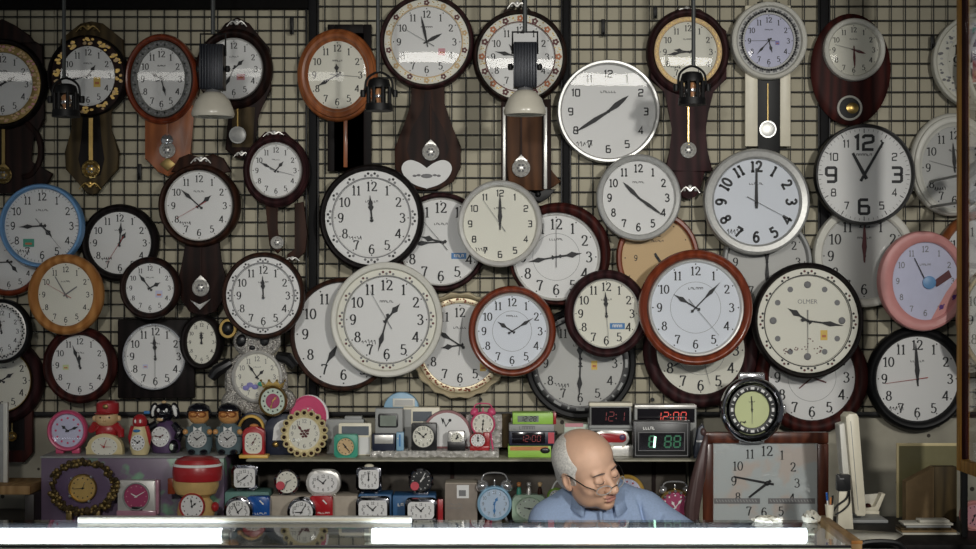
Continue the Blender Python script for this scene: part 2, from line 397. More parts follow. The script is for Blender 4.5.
# ------------------------------------------------------------------ camera and light
cam = bpy.data.objects.new('camera', bpy.data.cameras.new('camera')); COL.objects.link(cam); SC.camera = cam
cam.location = (0, -CD, CZ); cam.rotation_euler = (PI / 2, 0, 0); cam.data.sensor_width = 36; cam.data.lens = 36 * F / 976; cam.data.clip_start = .05
def area(name, loc, rot, sx, sy, e, c=(1, .97, .9)):
    l = bpy.data.lights.new(name, 'AREA'); l.shape = 'RECTANGLE'; l.size = sx; l.size_y = sy; l.energy = e; l.color = c
    o = bpy.data.objects.new(name, l); COL.objects.link(o); o.location = loc; o.rotation_euler = rot; return o
area('ceiling_light', (.45, -4.6, 2.85), (math.radians(40), 0, math.radians(-5)), 2.2, .13, 13)
area('ceiling_light', (-2.2, -4.9, 2.85), (math.radians(40), 0, math.radians(-9)), 2.6, .13, 6)
def spot(loc, tgt, deg, e, r, c=(1, .975, .92)):
    l = bpy.data.lights.new('added_spotlight', 'SPOT'); l.energy = e; l.spot_size = math.radians(deg); l.spot_blend = 1; l.shadow_soft_size = r; l.color = c  # added lamp, not a fixture of the shop
    o = bpy.data.objects.new('added_spotlight', l); COL.objects.link(o); o.location = loc
    o.rotation_euler = (Vector(tgt) - Vector(loc)).to_track_quat('-Z', 'Y').to_euler()
spot((1.83, -6.2, 2.7), (.45, 0, 1.5), 35, 540, .14)  # unseen spot added behind the eye: bright middle of the wall, darker edges
spot((-.7, -5.8, 2.5), (-.15, 0, 1.2), 42, 270, .14)  # second unseen spot, added to lift the lower left
w = bpy.data.worlds.new('world'); SC.world = w; w.use_nodes = True
w.node_tree.nodes['Background'].inputs[0].default_value = (.9, .95, 1, 1); w.node_tree.nodes['Background'].inputs[1].default_value = .12
SC.view_settings.view_transform = 'Standard'; SC.view_settings.look = 'None'
# ------------------------------------------------------------------ wall clocks
def YL(L): return -.036 - L * .052
PROF = {   # (u from outer edge to opening, depth as share of thickness)
 'round': [(0, 0), (0, .45), (.06, .66), (.22, .9), (.42, 1), (.62, .97), (.82, .82), (.95, .62), (1, .4), (1, .25)],
 'step': [(0, 0), (0, .4), (.08, .6), (.2, .7), (.26, .72), (.32, .92), (.5, 1), (.7, .95), (.8, .75), (.86, .7), (1, .6), (1, .25)],
 'thin': [(0, 0), (0, .8), (.25, 1), (.7, 1), (1, .8), (1, .25)],
 'flat': [(0, 0), (0, .7), (.1, .92), (.3, 1), (.8, .9), (1, .7), (1, .25)],
 'cup': [(0, 0), (0, .75), (.15, .96), (.35, 1), (.6, .86), (1, .5), (1, .25)]}
def hand_poly(L, tail, w, style):
    if style == 'stick': return [(-w * .5, tail), (-w * .5, -L * .15), (-w * .38, -L), (w * .38, -L), (w * .5, -L * .15), (w * .5, tail)]
    if style == 'leaf': return [(-w * .3, tail), (-w * .35, 0), (-w * .8, -L * .4), (-w * .5, -L * .75), (0, -L), (w * .5, -L * .75), (w * .8, -L * .4), (w * .35, 0), (w * .3, tail)]
    if style == 'needle': return [(-w * .6, tail), (-w * .35, 0), (-w * .2, -L), (w * .2, -L), (w * .35, 0), (w * .6, tail)]
    # spade
    return [(0, tail), (-w * .8, tail * .75), (-w * .3, tail * .4), (-w * .3, -L * .4), (-w * .55, -L * .48), (-w * 1.0, -L * .62), (-w * .4, -L * .78), (0, -L),
            (w * .4, -L * .78), (w * 1.0, -L * .62), (w * .55, -L * .48), (w * .3, -L * .4), (w * .3, tail * .4), (w * .8, tail * .75)]
def add_hand(root, mk, cx, cy, ang, L, w, d, name, mat, style, tail=None, sy=1):
    a = math.radians(ang); c, s = math.cos(a), math.sin(a)
    m = mk()
    p = [(cx + x * c - y * s, cy + (x * s + y * c) * sy) for x, y in hand_poly(L, L * .2 if tail is None else tail, w, style)]
    m.prism(p, d, d + .45)
    return m.build(name, mat, root)
def add_hands(root, mk, cx, cy, R, d, t, style='spade', mat='ink', w=None, sec='ink_grey', sy=1, hl=.5, ml=.76):
    w = w or max(1.3, R * .06)
    if t[0] is not None: add_hand(root, mk, cx, cy, t[0], R * hl, w * 1.25, d, 'hour_hand', mat, style, sy=sy)
    if t[1] is not None: add_hand(root, mk, cx, cy, t[1], R * ml, w, d + .6, 'minute_hand', mat, style, sy=sy)
    if len(t) > 2 and t[2] is not None: add_hand(root, mk, cx, cy, t[2], R * .8, max(.5, w * .3), d + 1.2, 'second_hand', sec, 'needle', R * .25, sy=sy)
    m = mk(); m.ring([(0, d), (0, d + 1.7), (.5, d + 2), (1, d + 2)], (cx, cy, max(.9, w * .55), max(.9, w * .55)), (cx, cy, 0.01, 0.01), 12); m.build('hand_cap', mat, root)
def add_dial(root, mk, cx, cy, ax, az, d, dial, ink='ink', num='serif', nh=.2, nr=.8, ticks='dots', brand=True, bold=1, extra=None, mats=(), name='dial', only=None, rotn=False, bigs=False):
    m = mk(); m.disc(cx, cy, ax, az, d)
    e = d + .12
    for i in range(1, 13):
        a = math.radians(i * 30); x, y = cx + ax * nr * math.sin(a), cy - az * nr * math.cos(a)
        if only and i not in only: continue
        if num in ('serif', 'sans', 'square'):
            st = {'serif': 'serif', 'sans': 'sans', 'square': 'square'}[num]; h = nh * az; b = bold; wd = 1
            if bigs and i % 3 == 0: h *= 2.0; b *= 1.25; wd = 1.15; x, y = cx + ax * nr * .93 * math.sin(a), cy - az * nr * .9 * math.cos(a)
            rr = 0
            if rotn: rr = a if -90 <= ((i * 30 + 90) % 360) - 90 <= 90 else a + PI
            m.number(str(i), x, y, h, e, st, b, 1, rr, wd)
        elif num == 'bars':
            s2 = nh * .5; m.stroke([(cx + ax * (nr - s2) * math.sin(a), cy - az * (nr - s2) * math.cos(a)), (cx + ax * (nr + s2) * math.sin(a), cy - az * (nr + s2) * math.cos(a))], az * .07 * bold, e, 1)
        elif num == 'dots': m.disc(x, y, nh * az * .5, nh * az * .5, e, 10, 1)
    if ticks == 'dots':
        for i in range(12):
            a = i * PI / 6; q = nr + (1 - nr) * .75; m.disc(cx + ax * q * math.sin(a), cy - az * q * math.cos(a), az * .012 + .22, az * .012 + .22, e, 8, 1)
    elif ticks in ('lines', 'fine'):
        for i in range(60):
            a = i * PI / 30; l = .05 if i % 5 else .09
            if ticks == 'fine' and i % 5 == 0: l = .05
            q1 = .97; q0 = q1 - l; m.stroke([(cx + ax * q0 * math.sin(a), cy - az * q0 * math.cos(a)), (cx + ax * q1 * math.sin(a), cy - az * q1 * math.cos(a))], .35 if i % 5 else .8, e, 1)
    ex = extra if isinstance(extra, tuple) else ()
    if 'circle' in ex:
        m.stroke([(cx + ax * .56 * math.cos(2 * PI * i / 48), cy + az * .56 * math.sin(2 * PI * i / 48)) for i in range(49)], .35, e, 2 if len(mats) else 1)
    if brand is True: m.marks(cx, cy - az * .42, ax * .34, max(1.0, az * .04), e, 1)
    elif brand: m.text(brand, cx, cy - az * .42, az * .14, e, 1)
    if 'scrawl' in ex: m.scrawl(cx - ax * .42, cy + az * .52, ax * .36, az * .11, e, 1)
    if 'scrawl_low' in ex: m.scrawl(cx - ax * .5, cy + az * .7, ax * .36, az * .13, e, 1)
    if 'cluster' in ex:
        rg = random.Random(5)
        for i in range(34):
            q = rg.uniform(-.55, .35); yy = .62 - .28 * max(0, 1 - abs(q) * 2.4) * rg.random() + .12 * rg.random(); m.disc(cx + ax * q, cy + az * yy, .7, .7, e, 7, 2)
        for q in (0, 3, 6, 9):
            a = q * PI / 6; m.ball(cx + ax * nr * math.sin(a), cy - az * nr * math.cos(a), d + .5, 3.6, 3.6, 1.5, 12, 1)
    if callable(extra): extra(m, e)
    return m.build(name, [dial, ink] + list(mats), root)
FLORAL = [('ink_maroon', 'ink_orange')]
def ring_pattern(root, mk, o, i, d, base, c1, c2, n=12, kind='dots', name='patterned_ring'):
    m = mk(); m.ring([(0, d - 1), (.04, d), (.5, d + .5), (.96, d), (1, d - 1)], o, i)
    rg = random.Random(int(o[0]))
    if kind in ('dots', 'flowers') and n < 20: m.stroke([(o[0] + (i[2] + .9) * math.cos(2 * PI * q / 60), o[1] + (i[3] + .9) * math.sin(2 * PI * q / 60)) for q in range(61)], 1.0, d + .55, 2)
    for j in range(n):
        a = 2 * PI * j / n; u = .5
        x = o[0] + (o[2] + i[2]) / 2 * math.sin(a); y = o[1] - (o[3] + i[3]) / 2 * math.cos(a); w = (o[2] - i[2])
        if kind == 'dots':      # three to five little beads along each hour
            nd = 5 if j % 3 == 0 else 3
            for q in range(nd):
                b = a + (q - (nd - 1) / 2) * .075; off = .12 * w * (1 if q % 2 else -1)
                m.disc(o[0] + ((o[2] + i[2]) / 2 + off) * math.sin(b), o[1] - ((o[3] + i[3]) / 2 + off) * math.cos(b), w * .17, w * .17, d + .62, 8, 1 if q % 2 else 2)
        elif kind == 'flowers':
            for q in range(5):
                b = q * 2 * PI / 5; m.disc(x + w * .24 * math.cos(b), y + w * .24 * math.sin(b), w * .17, w * .17, d + .6, 8, 1 + (j % 2))
            m.disc(x, y, w * .12, w * .12, d + .7, 8, 0)
            for q in range(5):
                b = a + rg.uniform(.12, 2 * PI / n - .12); rr = rg.uniform(-.32, .32) * w; m.disc(o[0] + ((o[2] + i[2]) / 2 + rr) * math.sin(b), o[1] - ((o[3] + i[3]) / 2 + rr) * math.cos(b), w * .1, w * .07, d + .58, 6, 3)
        elif kind == 'dashes':
            q0, q1 = o[2] - w * .28, o[2] - w * .72
            for q, l in ((0, .09), (2 * PI / n / 2, .02)):
                pts = [(o[0] + (o[2] + i[2]) / 2 * math.sin(a + q + l * s_), o[1] - (o[3] + i[3]) / 2 * math.cos(a + q + l * s_)) for s_ in (-1, -.33, .33, 1)]
                m.stroke(pts, w * .42, d + .6, 1)
        elif kind == 'gilt':
            for q in range(9):
                b = a + rg.uniform(-.17, .17); rr = rg.uniform(-.3, .3) * w; r2 = rg.uniform(.13, .26) * w
                m.disc(o[0] + ((o[2] + i[2]) / 2 + rr) * math.sin(b), o[1] - ((o[3] + i[3]) / 2 + rr) * math.cos(b), r2, r2 * .7, d + .55 + q * .03, 7, 1 + (q % 3 == 0))
        elif kind == 'leaves':
            for q in range(7):
                b = a + rg.uniform(-.24, .24); rr = rg.uniform(-.3, .3) * w; r2 = rg.uniform(.09, .2) * w
                m.disc(o[0] + ((o[2] + i[2]) / 2 + rr) * math.sin(b), o[1] - ((o[3] + i[3]) / 2 + rr) * math.cos(b), r2, r2 * .7, d + .55 + q * .03, 7, rg.choice((1, 2)))
    return m.build(name, [base, c1, c2, 'gold_dull'], root)
NB = {}
def wall_clock(label, cx, cy, rx, ry, dx, L, t, frame='round', fm='wood_dark', th=11, dy=None, dc=None, dial='dial_white', num='serif', nh=.2, nr=.79, ink='ink',
               ticks='dots', hstyle='spade', hmat='ink', hw=None, bezel=None, bw=3, ring=None, brand=True, extra=None, mats=('ink_grey',), bold=1, cat='clock', name='wall_clock',
               glass=True, tilt=0, yaw=0, sec='ink_grey', body=None, wob=None, sticker=None, only=None, rotn=False, bigs=False, hl=.5, ml=.76, group=None, Y=None, handsmul=1):
    Y = YL(L) if Y is None else Y
    rx *= 1.012; ry *= 1.012
    k = S(Y - .02)
    root = thing(name, label, cat, W(cx, cy, Y - .0), group)
    mk = lambda: MB(k, cx, cy)
    dy = dy or dx * ry / rx
    dcx, dcy = dc or (cx, cy)
    o = (cx, cy, rx, ry); i = (dcx, dcy, dx, dy)
    if body: th = max(th, 14)
    dd = 7.6 if body else th * .42
    if body: body(root, mk)
    fi = i
    if ring: fi = (dcx, dcy, dx + ring[0], dy + ring[0])
    elif bezel: fi = (dcx, dcy, dx + bw * .8, dy + bw * .8)
    m = mk(); m.ring([(u, v * th) for u, v in PROF[frame]], o, fi, 72, wob=wob)
    fr = m.build('frame', fm, root)
    m = mk(); m.disc(cx, cy, rx * .96, ry * .96, .4); m.build('back_cover', 'metal_black', root)
    if ring:
        ring_pattern(root, mk, fi, i, th * .68, ring[1], ring[2], ring[3], ring[4] if len(ring) > 4 else 12, ring[5] if len(ring) > 5 else 'dots')
    if bezel:
        m = mk(); m.ring([(0, th * .25), (0, th * .62), (.25, th * .8), (.6, th * .76), (1, th * .45), (1.02, th * .4)], (dcx, dcy, dx + bw * .8, dy + bw * .8), (dcx, dcy, dx - bw * .2, dy - bw * .2)); m.build('bezel', bezel, root)
    add_dial(root, mk, dcx, dcy, dx, dy, dd, dial, ink, num, nh, nr, ticks, brand, bold, extra, mats, only=only, rotn=rotn, bigs=bigs)
    add_hands(root, mk, dcx, dcy, min(dx, dy) * handsmul, dd + .7, t, hstyle, hmat, hw, sec, sy=1, hl=hl, ml=ml)
    if sticker:
        for (sx, sy_, sw, sh, sm) in sticker:
            m = mk(); m.box(sx - sw / 2, sx + sw / 2, sy_ - sh / 2, sy_ + sh / 2, dd + .1, dd + .35)
            if sm == 'sticker_blue': m.marks(sx, sy_, sw * .66, sh * .4, dd + .45, 1, 4); m.build('sticker', [sm, 'dial_white'], root)
            else:
                m.stroke([(sx - sw * .3, sy_ + sh * .1), (sx + sw * .3, sy_ + sh * .1)], sh * .25, dd + .4, 1); m.build('sticker', [sm, 'ink_orange'], root)
    if glass:
        m = mk(); m.dome(dcx, dcy, dx * 1.0, dy * 1.0, dd + 3.3, .25); m.build('glass_cover', 'pane', root)
    rg = random.Random(int(cx * 13 + cy))
    root.rotation_euler = (math.radians(tilt), 0, math.radians(yaw))
    return root, mk
def sym(pts, cx): return pts + [(2 * cx - x, y) for x, y in reversed(pts)]
def part(root, m, name, mat): return m.build(name, mat, root)
def bob(root, mk, x, y0, y1, r, d, rod='gold', bm='chrome', kind='plain', rw=1.0):
    m = mk(); m.box(x - rw, x + rw, y0, y1, d, d + .8); p = m.build('pendulum', rod, root)
    m = mk()
    if kind == 'plain': m.dome(x, y1, r, r, d + 1, r * .1); m.ring([(0, d), (0, d + 1.4), (1, d + 1.4)], (x, y1, r, r), (x, y1, r * .85, r * .85), 28)
    else:
        m.ring([(0, d), (0, d + 1.2), (.5, d + 1.8), (1, d + 1)], (x, y1, r, r), (x, y1, r * .7, r * .7), 28)
        for j in range(10): m.ball(x + r * .85 * math.cos(j * .628), y1 + r * .85 * math.sin(j * .628), d + 1.5, r * .14, seg=8)
        m.dome(x, y1, r * .72, r * .72, d + .4, r * .3)
        if kind == 'drop': m.prism([(x - r * .75, y1 - r * .75), (x, y1 - r * 1.5), (x + r * .75, y1 - r * .75)], d, d + 1.4, .3)
        for j in range(6): m.ball(x + r * .35 * math.cos(j * 1.05), y1 + r * .35 * math.sin(j * 1.05), d + 1.4 + r * .15, r * .14, seg=8, mat=1)
    b = m.build('bob', [bm, 'ink_grey'], p)
def crest(root, mk, x, y, w, h, d, mat):
    """small moulded scroll ornament"""
    m = mk()
    m.ball(x, y - h * .2, d, w * .12, h * .3, 1.4, 10)
    for s in (-1, 1):
        m.tube(cr([(x, y + h * .2, d)[:2], (x + s * w * .2, y - h * .2), (x + s * w * .36, y + h * .05), (x + s * w * .5, y + h * .45)], 5) and [(a, b, d) for a, b in cr([(x, y + h * .2), (x + s * w * .2, y - h * .2), (x + s * w * .36, y + h * .05), (x + s * w * .5, y + h * .45)], 5)], [max(.5, h * .16 * (1 - q / 20)) for q in range(16)], 6)
        m.ball(x + s * w * .28, y + h * .1, d + .4, h * .18, seg=8)
    return m.build('ornament', mat, root)

# ---- top row, left to right
def b01(root, mk):
    m = mk(); m.prism(sym([(5, 22), (-6, 26), (-16, 36), (-34, 46), (-36, 120), (-24, 140), (-22, 162), (-44, 174), (-36, 190), (5, 194)], 5), 0, 6, 1); m.prism(sym([(5, 20), (-7, 26), (-22, 36), (-28, 44), (5, 44)], 5), 6, 9, 1); p = part(root, m, 'case', 'wood_dark')
    m = mk(); m.tube([(x, y, 5) for x, y in cr([(27, 122), (40, 138), (42, 158), (34, 174), (24, 178)], 5)], 3.2, 8); part(root, m, 'side_scroll', 'wood_dark')
    bob(root, mk, 6, 128, 176, 8.5, 8, 'gold_dull', 'gold_dull', 'drop', 1.6)
wall_clock('dark pendulum wall clock with floral gold dial ring cut by the left edge', 5, 85, 43, 45, 30, 0, (60, 235), fm='wood_black', ring=(8.5, 'gold_dull', 'dial_tan', 'ink_pink', 16, 'gilt'), body=b01, name='pendulum_wall_clock', th=12, tilt=0)
def b02(root, mk):
    cx = 93
    m = mk(); m.prism(sym([(cx, 22), (82, 24), (72, 32), (62, 40), (58, 90), (74, 112), (74, 130), (66, 152), (67, 170), (78, 182), (88, 194), (cx, 195)], cx), 0, 6, 1); part(root, m, 'case', 'wood_olive')
    m = mk(); m.prism(sym([(cx, 112), (85, 112), (83, 140), (80, 160), (84, 176), (cx, 178)], cx), 6, 6.6); part(root, m, 'inner_panel', 'wood_black')
    crest(root, mk, 90, 29, 24, 9, 8, 'gold_dull'); crest(root, mk, 92, 186, 22, 9, 8, 'gold'); bob(root, mk, 93, 119, 170, 9, 8, 'gold', 'gold', 'ring', 2)
wall_clock('olive brown pendulum wall clock with ornate gold dial ring', 90, 77, 40, 40, 27, 0, (35, 258), fm='wood_black', dy=30, ring=(9.5, 'wood_dark', 'gold', 'dial_tan', 12, 'gilt'), body=b02, sticker=[(99, 83, 7, 10, 'sticker_yellow')], name='pendulum_wall_clock', hstyle='spade')
def b03(root, mk):
    m = mk(); m.prism([(146, 108), (146, 160), (154, 165), (158, 172), (169, 177), (180, 172), (184, 165), (192, 160), (194, 118), (198, 112), (190, 100)], 0, 6, 1); part(root, m, 'case', 'wood_orange')
    m = mk(); m.prism([(169, 158), (177, 165), (169, 172), (161, 165)], 6, 7.5, .4); part(root, m, 'ornament', 'gold_dull')
    bob(root, mk, 169, 120, 151, 8, 7.5, 'wood_orange', 'silver', 'ring', .8); m = mk(); m.dome(168.5, 141, 6, 6, 7.5, 3); part(root, m, 'reflector_knob', 'chrome')
wall_clock('oval orange brown pendulum wall clock with a grey inner band', 163, 80, 36.5, 45, 23.5, 0, (300, 165, 60), fm='wood_red', dy=31.5, ring=(7, 'ring_slate', 'ink_grey', 'ink_grey', 30, 'dots'), body=b03, dial='dial_white', name='pendulum_wall_clock', hw=1.6, tilt=0)
def b04(root, mk):
    m = mk(); m.prism([(238, 18), (226, 24), (218, 36), (206, 48), (206, 88), (226, 108), (230, 120), (226, 150), (236, 158), (246, 160), (256, 150), (258, 120), (262, 108), (272, 90), (270, 48), (258, 34), (250, 24)], 0, 6, 1); part(root, m, 'case', 'wood_dark')
    m = mk(); m.prism([(233, 108), (233, 148), (254, 148), (256, 108)], 6, 6.8); part(root, m, 'inner_panel', 'wood_olive')
    crest(root, mk, 238, 24, 20, 8, 8, 'silver'); crest(root, mk, 243, 155, 16, 7, 8, 'silver'); bob(root, mk, 239, 108, 136, 8.5, 8, 'gold', 'steel_brushed', 'plain', .7)
wall_clock('dark brown pendulum wall clock behind the left finned spotlight', 235, 70, 38, 40, 28, 0, (48, 205), fm='wood_dark', bezel='silver', bw=2, body=b04, name='pendulum_wall_clock', sticker=[(242, 78, 8, 6, 'ink_pink')], tilt=0)
def b05(root, mk):
    m = mk(); m.box(328, 372, 25, 172, 0, 3, .6); m.box(328, 335, 25, 172, 3, 5.5, .6); m.box(364, 372, 25, 172, 3, 5.5, .6); m.box(335, 364, 25, 34, 3, 5.5, .5); part(root, m, 'case', 'wood_black')
    m = mk(); m.box(344, 348, 112, 168, 4, 5.5, .4); part(root, m, 'pendulum', 'wood_orange')
wall_clock('orange wooden round wall clock on a narrow black case beside the first post', 338, 76, 40, 46, 29, 0, (355, 240, 95), frame='step', fm='wood_orange', dy=34, body=b05, dial='dial_cream', hl=.4, ml=.8, name='pendulum_wall_clock', tilt=0, hw=2)
def b06(root, mk):
    cx = 428
    m = mk(); m.prism(sym([(cx, 80), (411, 84), (412, 105), (404, 126), (395, 148), (395, 168), (402, 182), (416, 190), (cx, 191)], cx), 0, 5, 1); part(root, m, 'case', 'wood_brown')
    m = mk(); m.prism(sym([(cx, 92), (425, 92), (424, 108), (412, 130), (407, 150), (412, 166), (cx, 172)], cx), 5, 5.7); part(root, m, 'inner_panel', 'wood_dark')
    m = mk(); m.prism(cr(sym([(427, 169), (420, 164), (411, 161), (404, 164), (402, 171), (407, 180), (416, 186), (427, 189.5)], 427), 4)[:-1], 5.5, 8); h = part(root, m, 'heart_plaque', 'dial_white')
    m = mk(); m.ball(427, 177, 8.4, 6, 2.2, .5, 10); [m.ball(427 + q, 175 + abs(q) * .15, 8.3, 2.2, 1.2, .4, 8) for q in (-12, -8, 8, 12)]; m.build('painted_flower', 'ink_grey', h)
    bob(root, mk, 431, 105, 153, 8.5, 7.2, 'wood_brown', 'silver', 'drop', .8)
wall_clock('brown pear shaped pendulum wall clock with a white heart plaque', 427, 43, 47, 47, 35, 0, (62, 348, 300), fm='wood_plum', dy=35, ring=(7.5, 'dial_cream', 'ink_maroon', 'dial_tan', 14, 'flowers'), body=b06, name='pendulum_wall_clock', sticker=[(442, 53, 7, 7, 'ink_pink')], tilt=0, hw=1.9, hstyle='leaf')
def b07(root, mk):
    cx = 527
    m = mk(); m.prism([(505, 100), (505, 150), (508, 182), (536, 196), (556, 186), (561, 182), (548, 168), (549, 100)], 0, 5, 1); part(root, m, 'case', 'wood_walnut')
    m = mk(); m.prism([(515, 12), (506, 8), (500, 18), (486, 26), (486, 60), (552, 60), (550, 26), (536, 18), (528, 8)], 0, 6, 1); m.box(501, 507, 100, 185, 5, 7, .3); m.box(542, 551, 100, 190, 5, 7, .3); part(root, m, 'case_rail', 'wood_dark')
    m = mk(); m.box(502.5, 505.5, 108, 182, 7, 9, .6); m.box(543.5, 547, 108, 190, 7, 9, .6); part(root, m, 'silver_column', 'silver')
    m = mk(); m.prism([(514, 190), (556, 190), (548, 199), (540, 203), (530, 199)], 0, 5, .8); m.ball(538, 195, 6, 3, seg=10); part(root, m, 'bottom_finial', 'metal_black')
    crest(root, mk, 517, 6, 20, 9, 8, 'silver'); bob(root, mk, 521, 112, 169, 9, 7.2, 'wood_brown', 'silver', 'drop', .8)
wall_clock('brown pendulum wall clock with orange flower ring behind a finned spotlight', 520, 58, 47, 47, 34, 0, (318, 282), fm='wood_dark', ring=(8.5, 'dial_cream', 'ink_orange', 'ink_maroon', 16, 'flowers'), body=b07, name='pendulum_wall_clock', tilt=0)
wall_clock('large silver rimmed wall clock with square black numerals at twenty to two', 608, 112, 51, 51, 47, 0, (52, 238), frame='thin', fm='steel_brushed', num='square', nh=.155, nr=.8, bold=1.35, ticks=None, hstyle='leaf', hl=.55, ml=.84, extra=('scrawl_low',), tilt=0)
def b09(root, mk):
    cx = 688
    m = mk(); m.prism(sym([(cx, 8), (676, 10), (666, 18), (650, 32), (650, 80), (664, 92), (668, 112), (672, 130), (669, 152), (664, 172), (cx, 172)], cx), 0, 6, 1); m.prism(sym([(cx, 172), (672, 172), (676, 190), (682, 198), (cx, 200)], cx), 0, 6, 1); part(root, m, 'case', 'wood_plum')
    crest(root, mk, 686, 12, 26, 9, 8, 'silver'); crest(root, mk, 689, 190, 20, 9, 8, 'silver'); bob(root, mk, 687.5, 108, 151, 8, 7, 'gold', 'silver', 'ring', .5)
wall_clock('dark plum pendulum wall clock with thin gold dial ring behind a glass lantern', 687, 53, 41, 43, 29, 0, (278, 262), fm='wood_plum', dy=30, ring=(5, 'dial_tan', 'gold_dull', 'gold_dull', 24, 'dots'), body=b09, dial='dial_cream', name='pendulum_wall_clock', tilt=0, extra=('scrawl',))
def b10(root, mk):
    m = mk(); m.box(744.5, 757, 6, 147, 0, 4, .5); m.box(779.5, 790, 6, 147, 0, 4, .5); part(root, m, 'side_board', 'plastic_ivory')
    m = mk(); m.box(757, 779.5, 2, 158, 0, 3, .4); part(root, m, 'case', 'metal_black'); bob(root, mk, 767, 84, 130, 8.5, 4, 'gold_dull', 'steel_brushed', 'plain', .5)
wall_clock('white pendulum wall clock with a toothed grey ring and two cream side boards', 767.5, 42, 37.5, 38.5, 24.5, 0, (165, 222, 270), frame='flat', fm='plastic_white', dy=26.5, ring=(7.5, 'dial_grey', 'ink_grey', 'ink', 40, 'dots'), body=b10, dial='dial_lavender', name='pendulum_wall_clock', th=9, hw=1.2, sticker=[(776, 44, 4, 4, 'sticker_violet')], tilt=0)
def b11(root, mk):
    m = mk(); m.ring([(0, 0), (0, 3), (.06, 5), (.16, 6), (1, 6.5)], (850, 70, 40, 56), (850, 70, .05, .05), 64, wob=lambda th: 1); part(root, m, 'case', 'wood_maroon')
    m = mk(); m.ring([(0, 6), (0, 8), (.5, 8.8), (1, 8), (1, 6)], (848, 109, 12.5, 12.5), (848, 109, 10.5, 10.5), 32); w = part(root, m, 'pendulum_window', 'plastic_white')
    m = mk(); m.disc(848, 109, 10.8, 10.8, 6.7); m.build('window_back', 'metal_black', w)
    m = mk(); m.dome(851, 109, 6, 5.5, 7, 1); part(root, m, 'bob', 'gold')
wall_clock('maroon egg shaped wall clock with a small round pendulum window', 852, 51, 30.5, 31, 25, 0, (108, 178, 285), frame='flat', fm='plastic_white', dy=25.5, body=b11, dial='dial_cream', name='pendulum_wall_clock', hstyle='leaf', hmat='ink_maroon', tilt=0, extra=None)
wall_clock('cream ringed wall clock at the top right corner, cut by the edge', 979, 62, 48, 48, 33, 0, (60, 225), frame='flat', fm='dial_cream', ring=(11, 'dial_cream', 'ink_grey', 'dial_grey', 12, 'leaves'), nh=.3, nr=.72, dial='dial_cream', th=9)
# ---- second band
wall_clock('sky blue rimmed wall clock reading quarter to five at the left', 43.5, 226, 41.5, 41.5, 37.5, 1, (138, 267, 140), frame='thin', fm='plastic_blue', num='sans', nh=.2, nr=.78, ticks='lines', hstyle='spade', sticker=[(30, 243, 11, 8, 'plastic_teal')], extra=('scrawl_low',), hl=.4, ml=.62, tilt=0)
wall_clock('orange wood rimmed wall clock mostly hidden behind the sky blue one', 10, 262, 34, 34, 28, 0, (140, 267), fm='wood_red', th=9, nr=.8)
wall_clock('black framed round wall clock reading one, beside the sky blue clock', 121, 243, 38.5, 38.5, 31, 0, (30, 4, 212), frame='round', fm='wood_black', nh=.22, nr=.8, extra=('scrawl',), hl=.4, sec='ink_red', ml=.68, tilt=0)
def b16(root, mk):
    m = mk(); m.prism(sym([(203, 236), (186, 240), (184, 262), (178, 282), (182, 300), (190, 312), (203, 316)], 203), 0, 5, 1); part(root, m, 'case', 'wood_dark')
    m = mk(); m.prism(sym([(202, 158), (190, 154), (180, 158), (172, 172), (202, 176)], 202), 0, 6, 1); part(root, m, 'top_scroll', 'wood_brown')
    crest(root, mk, 202, 160, 20, 8, 7, 'silver'); m = mk(); m.prism([(191, 300), (201, 305), (212, 299), (201, 310)], 5, 6.5, .3); part(root, m, 'ornament', 'silver'); bob(root, mk, 202, 246, 288, 8.5, 6.5, 'wood_dark', 'silver', 'drop', .8)
wall_clock('brown pendulum wall clock with a silver crest and teardrop bob, left of centre', 200.5, 206, 40.5, 41, 32.5, 1, (50, 312, 240), fm='wood_brown', dy=34, bezel='silver', bw=2, body=b16, dial='dial_white', name='pendulum_wall_clock', extra=('scrawl',), hmat='ink', hl=.5, sec='ink_red', tilt=0)
def b17(root, mk):
    m = mk(); m.prism([(266, 204), (277, 204), (278, 232), (282, 250), (278, 254), (270, 246), (268, 228)], 0, 5, .8); m.prism([(295, 204), (304, 202), (308, 234), (306, 252), (298, 260), (286, 262), (288, 254), (296, 250)], 0, 5, .8); part(root, m, 'case_rail', 'wood_brown')
    m = mk(); m.prism(sym([(276, 133), (266, 132), (258, 140), (276, 146)], 276), 0, 6, 1); part(root, m, 'top_scroll', 'wood_plum'); crest(root, mk, 275, 134, 22, 7, 7, 'silver'); crest(root, mk, 293, 259, 14, 5, 6, 'silver')
    bob(root, mk, 278, 206, 243, 6.5, 5.5, 'wood_brown', 'silver', 'ring', .6)
wall_clock('carved brown oval pendulum wall clock reading ten to two beside the first post', 277, 171, 33, 36.5, 24, 1, (40, 298, 105), frame='step', fm='wood_plum', dy=26, bezel='silver', bw=3, body=b17, name='pendulum_wall_clock', tilt=0)
wall_clock('large black framed wall clock with beaded white ring showing twelve', 372, 218, 52, 53, 38.5, 1, (356, 356), frame='round', fm='wood_black', ring=(8, 'dial_white', 'ink', 'ink_grey', 12, 'dots'), nh=.24, nr=.8, extra=('scrawl',), dial='dial_white', hl=.45, ml=.6, tilt=0)
wall_clock('dark brown wall clock with a blue price sticker, half hidden by its neighbours', 441, 242, 47, 49, 41, 0, (285, 266, 320), fm='wood_plum', bezel='silver', bw=2, nh=.24, nr=.8, sticker=[(459, 256, 15, 6, 'sticker_blue')], tilt=0)
wall_clock('silver rimmed wall clock with square numerals and both hands at twelve', 500, 224, 42, 43, 36.5, 2, (0, 0, 325), frame='flat', fm='silver', num='square', nh=.17, nr=.82, bold=1.35, ticks=None, hstyle='leaf', dial='dial_cream', hl=.5, ml=.82, extra=('scrawl_low',), tilt=0)
